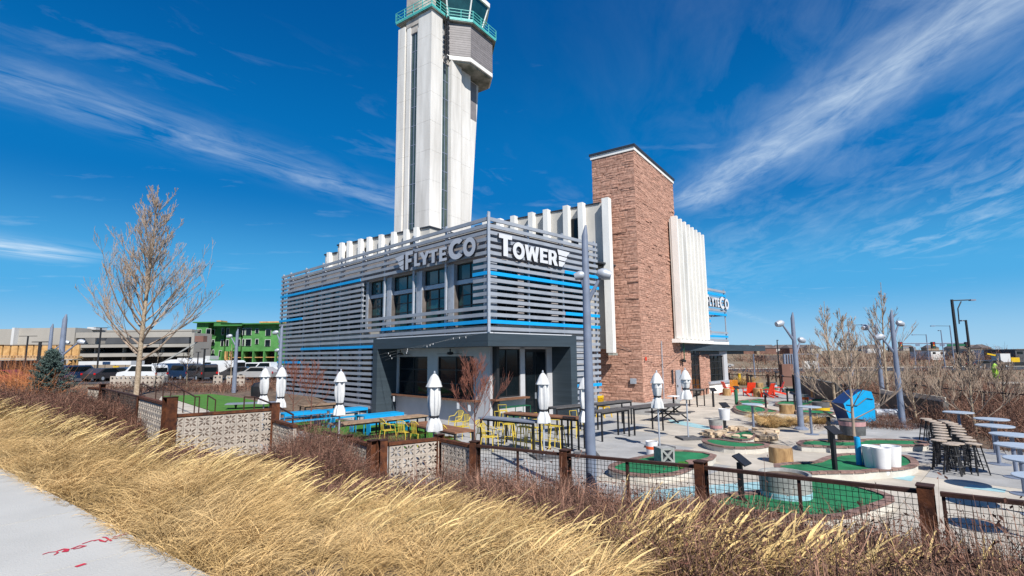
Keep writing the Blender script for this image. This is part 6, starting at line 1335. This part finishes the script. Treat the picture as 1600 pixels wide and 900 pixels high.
# ------------------------------------------------------------------ distant right
parea('road', 40, 400, 86, 104, .04, asphalt); struct('road_verge', MB().box(36, 400, 104.1, 104.4, 0, .15).build('road_verge', curb_white))
rd = np.random.default_rng(4)
Hh_ = [(-260, 330), (-160, 330), (-60, 330)]
hv, hf = MB(), None
hill = []
for i in range(41):
    x = -500+i*50; hill.append(x)
VV = []; 
for j, (Y, zz) in enumerate(((260, -.5), (420, 3.5), (640, 6.5), (900, 4))):
    for x in hill: VV.append((x*(1+Y/900), Y, zz+1.6*math.sin(x*.011+j)+1.0*math.sin(x*.031) if j else -1))
nh = len(hill); QQ = [(j*nh+i, j*nh+i+1, (j+1)*nh+i+1, (j+1)*nh+i) for j in range(3) for i in range(nh-1)]
me = bpy.data.meshes.new('low_hill'); me.from_pydata(VV, [], QQ); me.materials.append(dry_field); o = link('low_hill', me); struct('low_hill', o)
hs_ = 0
hp = None
for i in range(46):
    ci_ = random.randrange(4); cw_ = ('tan', 'white', 'brown', 'grey')[ci_]
    px = random.uniform(1118, 1262) if i < 34 else random.uniform(1262, 1600); Y = random.uniform(360, 520); p = aty(px, 552, Y); w = random.uniform(9, 14); z0 = 1.5+(Y-300)*.012+1.6*math.sin(p[0]/(1+Y/900)*.011+1)*.6
    t = thing('far_house', 'distant low %s house on the rise to the right of the building' % cw_, 'house', (p[0], Y, z0), random.uniform(-.4, .4), 'distant houses on the rise')
    m_ = [tan_wall, far_white, far_brown, garage][ci_]; MB().box(-w/2, w/2, -4, 4, -2, 3.6).build('wall', m_, t); MB().add([(-w/2-.4, -4.4, 3.6), (w/2+.4, -4.4, 3.6), (w/2+.4, 4.4, 3.6), (-w/2-.4, 4.4, 3.6), (-w/2+2, 0, 6.2), (w/2-2, 0, 6.2)], [(0, 1, 5, 4), (2, 3, 4, 5), (1, 2, 5), (3, 0, 4), (0, 3, 2, 1)]).build('roof', far_roof, t)
def tree_line(label, xs_, Ys, n, H, m_=twig_brown, w=.12):
    C = [(random.uniform(*xs_), random.uniform(*Ys)) for _ in range(n)]; thicket('far_tree_line', label, C, [2.6]*n, [random.uniform(.5, 1)*H for _ in range(n)], n*70, 0, w=w, z=0.0, spread=.9, mats=(m_, leaf_brown))
tree_line('hazy brown band of bare trees far behind the road', (60, 330), (150, 230), 150, 6); tree_line('brown bare tree clumps beyond the far greens', (22, 60), (55, 95), 40, 2.4, w=.07); tree_line('reddish bare street trees before the far right buildings', (62, 110), (106, 135), 60, 4.6, w=.07); tree_line('bare tree band far beyond the car park on the left', (-260, -90), (150, 200), 60, 7)
def far_building(label, px0, px1, py0, py1, Y, m_, extra=()):
    t = thing('far_building', label, 'building', (0, 0, 0)); part('wall', m_, t, (px0, px1, py0, py1, Y, 10)); part('roof', far_roof, t, (px0-.5, px1+.5, py0-.8, py0, Y-.3, 10.6)); [part('window', glass_dark, t, (a, b, c, d, Y-.1, .3)) for a, b, c, d in extra]
far_building('low red brick building on the far rise', 1196, 1226, 556, 565, 200, far_brown, [(1199, 1202, 558, 561), (1206, 1209, 558, 561), (1214, 1217, 558, 561)]); far_building('white flat building far right', 1566, 1587, 547, 561, 160, far_white, [(1582, 1585, 552, 556)]); far_building('grey building left of the white one far right', 1548, 1565, 549, 560, 165, far_brown, [(1550, 1553, 551, 554)]); far_building('dark glazed building at the right edge', 1588, 1612, 546, 562, 150, far_dark, [(1590, 1598, 549, 553)]); far_building('low dark roofed building behind the signal mast', 1518, 1552, 545, 552, 180, garage, [(1522, 1540, 547, 549)]); far_building('low pale building behind the bare trees', 1455, 1490, 548, 556, 190, far_white, [(1458, 1462, 550, 553), (1470, 1474, 550, 553)])
t = thing('monolith_sign', 'tall blank grey brown slab sign beyond the greens', 'sign', (0, 0, 0)); part('slab', far_brown, t, (1224, 1239, 569, 603, 50, .6))
t = thing('white_block', 'white angular block structure beyond the greens', 'structure', (0, 0, 0)); part('panel', far_white, t, (1257, 1277, 564, 576, 80, .5)); part('frame', pole_grey, t, (1226, 1276, 552.5, 554, 82, .3), (1277, 1278.5, 553, 582, 81, .3), (1226, 1227, 553, 572, 82, .3)); part('column', pole_grey, t, *[(x, x+.8, 554, 562, 82, .3) for x in range(1230, 1250, 4)])
t = thing('grey_wall', 'long low dark grey retaining wall beyond the greens', 'wall', (0, 0, 0)); a, b_ = aty(1240, 583, 44), aty(1310, 590, 30); MB().bar((a[0], a[1], .5), (b_[0], b_[1], .5), .3, 1.6).build('wall', mat('dark_grey_wall', (.10, .095, .09), .9, .2, 2), t)
# steel fence along the far side
t = thing('boundary_fence', 'low dark steel fence running along the far side of the greens', 'fence', (0, 0, 0)); A = [aty(1112, 585, 52), aty(1200, 586, 46), aty(1262, 590, 42), aty(1375, 616, 25)]
b = MB()
for a, c in zip(A[:-1], A[1:]): MB().bar((a[0], a[1], 1.1), (c[0], c[1], 1.1), .06).build('rail', corten_d, t)
for a, c in zip(A[:-1], A[1:]):
    for u in (0, .33, .66): p = a+(c-a)*u; MB().bar((p[0], p[1], 0), (p[0], p[1], 1.25), .16).build('post', corten_d, t)
t = thing('low_concrete_wall', 'low wall with pale cap running right behind the lamp pole', 'wall', (0, 0, 0)); A = [aty(1376, 614, 27), aty(1400, 617, 26), aty(1478, 632, 23)]
for a, c in zip(A[:-1], A[1:]): MB().bar((a[0], a[1], .35), (c[0], c[1], .35), .2, .001).build('core', garage, t) if 0 else None; w_ = MB(); d = Vector((c-a)[:2]).normalized(); nn = Vector((-d.y, d.x))*.12; w_.add([(a[0]-nn.x, a[1]-nn.y, 0), (c[0]-nn.x, c[1]-nn.y, 0), (c[0]+nn.x, c[1]+nn.y, 0), (a[0]+nn.x, a[1]+nn.y, 0), (a[0]-nn.x, a[1]-nn.y, 1.0), (c[0]-nn.x, c[1]-nn.y, .9), (c[0]+nn.x, c[1]+nn.y, .9), (a[0]+nn.x, a[1]+nn.y, 1.0)], [(0, 3, 2, 1), (4, 5, 6, 7), (0, 1, 5, 4), (1, 2, 6, 5), (2, 3, 7, 6), (3, 0, 4, 7)]); w_.build('wall', MATS['dark_grey_wall'], t); MB().bar((a[0], a[1], 1.04), (c[0], c[1], .94), .06, .34).build('cap', curb_white, t)
t = thing('cable_fence', 'thin dark cable fence crossing the right hand thicket', 'fence', (0, 0, 0)); A = [aty(1400, 597, 30), aty(1500, 610, 26), aty(1620, 618, 22)]
for a, c in zip(A[:-1], A[1:]):
    MB().bar(tuple(a), tuple(c), .05).build('cable', frame_dark, t)
    for u in (0, .33, .66): p = a+(c-a)*u; MB().bar((p[0], p[1], 0), tuple(p), .08).build('post', frame_dark, t)
# street lights and traffic signals
def big_light(label, px, pyt, Y, r, arm_px, drop=1.6):
    p = aty(px, pyt, Y); e2 = aty(arm_px, pyt, Y); t = thing('street_light', label, 'street light', (p[0], p[1], 0), 0, 'street lights along the road'); MB().tube([(0, 0, -.3), (0, 0, p[2])], [r, r*.7], 8).build('pole', pole_grey if r < .12 else frame_dark, t); dx = e2[0]-p[0]
    MB().tube([(0, 0, p[2]-.1), (dx*.8, 0, p[2]-.05)], r*.35, 6).build('arm', frame_dark, t)
    if drop > 1: MB().tube([(dx*.2, 0, p[2]-2.4), (dx*.22, 0, p[2]-.9), (dx*.4, 0, p[2]-.2)], r*.3, 6).build('bracket', frame_dark, t)
    MB().box(min(dx*.78, dx), max(dx*.78, dx), -.15, .15, p[2]-.14, p[2]-.0).build('lamp_head', pole_grey, t)
big_light('tall dark street light with its arm pointing right', 1487, 468, 50, .17, 1523); big_light('second dark street light right of the tall one', 1509, 500, 55, .15, 1501, 0); big_light('thin grey street light with a long arm left, nearest the signals', 1484, 508.5, 90, .11, 1454, 0); big_light('thin grey street light with a long arm left, farther left', 1447, 522.5, 100, .11, 1425, 0); big_light('short armed grey street light behind the signals', 1470, 516, 95, .10, 1466, 0); big_light('grey street light with a long arm behind the bare trees', 1325, 507, 70, .10, 1352, 0); big_light('thin pole light on the far field', 1214, 531, 95, .13, 1216, 0); big_light('thin dark pole light near the canopy end', 1177, 553, 60, .09, 1178, 0)
t = thing('traffic_signal_mast', 'traffic signal mast arm with three signal heads over the road', 'traffic signal', (0, 0, 0)); Y = 100
a, c = aty(1405, 536.5, Y), aty(1511, 536.5, Y); MB().tube([tuple(a), tuple(c)], [.10, .16], 6).build('mast_arm', pole_grey, t); MB().tube([(c[0], c[1], -.5), tuple(c)], .2, 8).build('pole', pole_grey, t)
sh = None
for x, w_, m_ in ((1407, 3, frame_dark), (1458, 3, frame_dark), (1511, 2, frame_dark)):
    p = aty(x, 539.5, Y-.3); h = MB().box(p[0]-.35, p[0]+.35, p[1]-.15, p[1]+.15, p[2]-.65, p[2]+.65).build('signal_head', m_, t)
    for k, mm in enumerate((red_lens, MATS['amber_plastic'], MATS['sign_green'])): MB().tube([(p[0], p[1]-.16, p[2]+.42-.42*k), (p[0], p[1]-.20, p[2]+.42-.42*k)], .15, 8).build('lens', mm, h)
for x0, x1, m_ in ((1431, 1437, pole_grey), (1469, 1476, pole_grey), (1480, 1508, sign_green)): b = MB(); pbox(b, x0, x1, 537.5, 541, Y-.4, .06); b.build('street_sign', m_, t)
t = thing('traffic_signal_mast', 'farther traffic signal arm with two heads left of the near mast', 'traffic signal', (0, 0, 0)); Y = 125; a, c = aty(1385, 543.5, Y), aty(1428, 543.5, Y); MB().tube([tuple(a), tuple(c)], .1, 6).build('mast_arm', pole_grey, t); MB().tube([(c[0], c[1], -.5), tuple(c)], .15, 6).build('pole', pole_grey, t)
for x in (1390, 1424): p = aty(x, 545, Y-.3); MB().box(p[0]-.35, p[0]+.35, p[1]-.15, p[1]+.15, p[2]-.7, p[2]+.5).build('signal_head', frame_dark, t)
for px, Y, m_, s in ((1535, 92, car_k, 'dark car on the road at the far right'), (1555, 96, car_k, 'black car behind another on the far road'), (1128, 110, car_s, 'silver car on the far field road')): p = aty(px, 575, Y); car(s, p[0], p[1], .1, m_, 'sedan', z=.05, group='cars on the far road')
p = aty(1570, 570, 105); t = thing('excavator', 'small yellow machine beside a white truck at the far right', 'machine', (p[0], p[1], 0)); MB().box(-1.6, .4, -1, 1, .6, 2.6).build('cab', far_white, t); MB().box(-4, 4, -1, 1, .2, .9).build('track', frame_dark, t); MB().box(.5, 2.2, -1, 1, .9, 1.8).build('engine', yellow_d, t); MB().bar((-1.4, 0, 2.2), (-3.4, 0, 2.6), .3).build('boom', yellow_d, t)
p = aty(1557, 594, 60); t = thing('lime_hydrant_marker', 'lime green fire hydrant near the far road', 'hydrant', (p[0], p[1], 0)); MB().lathe([(.3, 0), (.3, 1.2), (.2, 1.5), (.05, 1.7)], 8).build('body', mat('lime', (.4, .7, .05), .5, .05), t)
t = thing('road_barrier', 'low grey concrete and dark rail barrier at the far right', 'barrier', (0, 0, 0)); part('wall', frame_dark, t, (1553, 1620, 600, 611, 38, .4)); part('cap', garage, t, (1553, 1620, 597, 600, 38, .5))
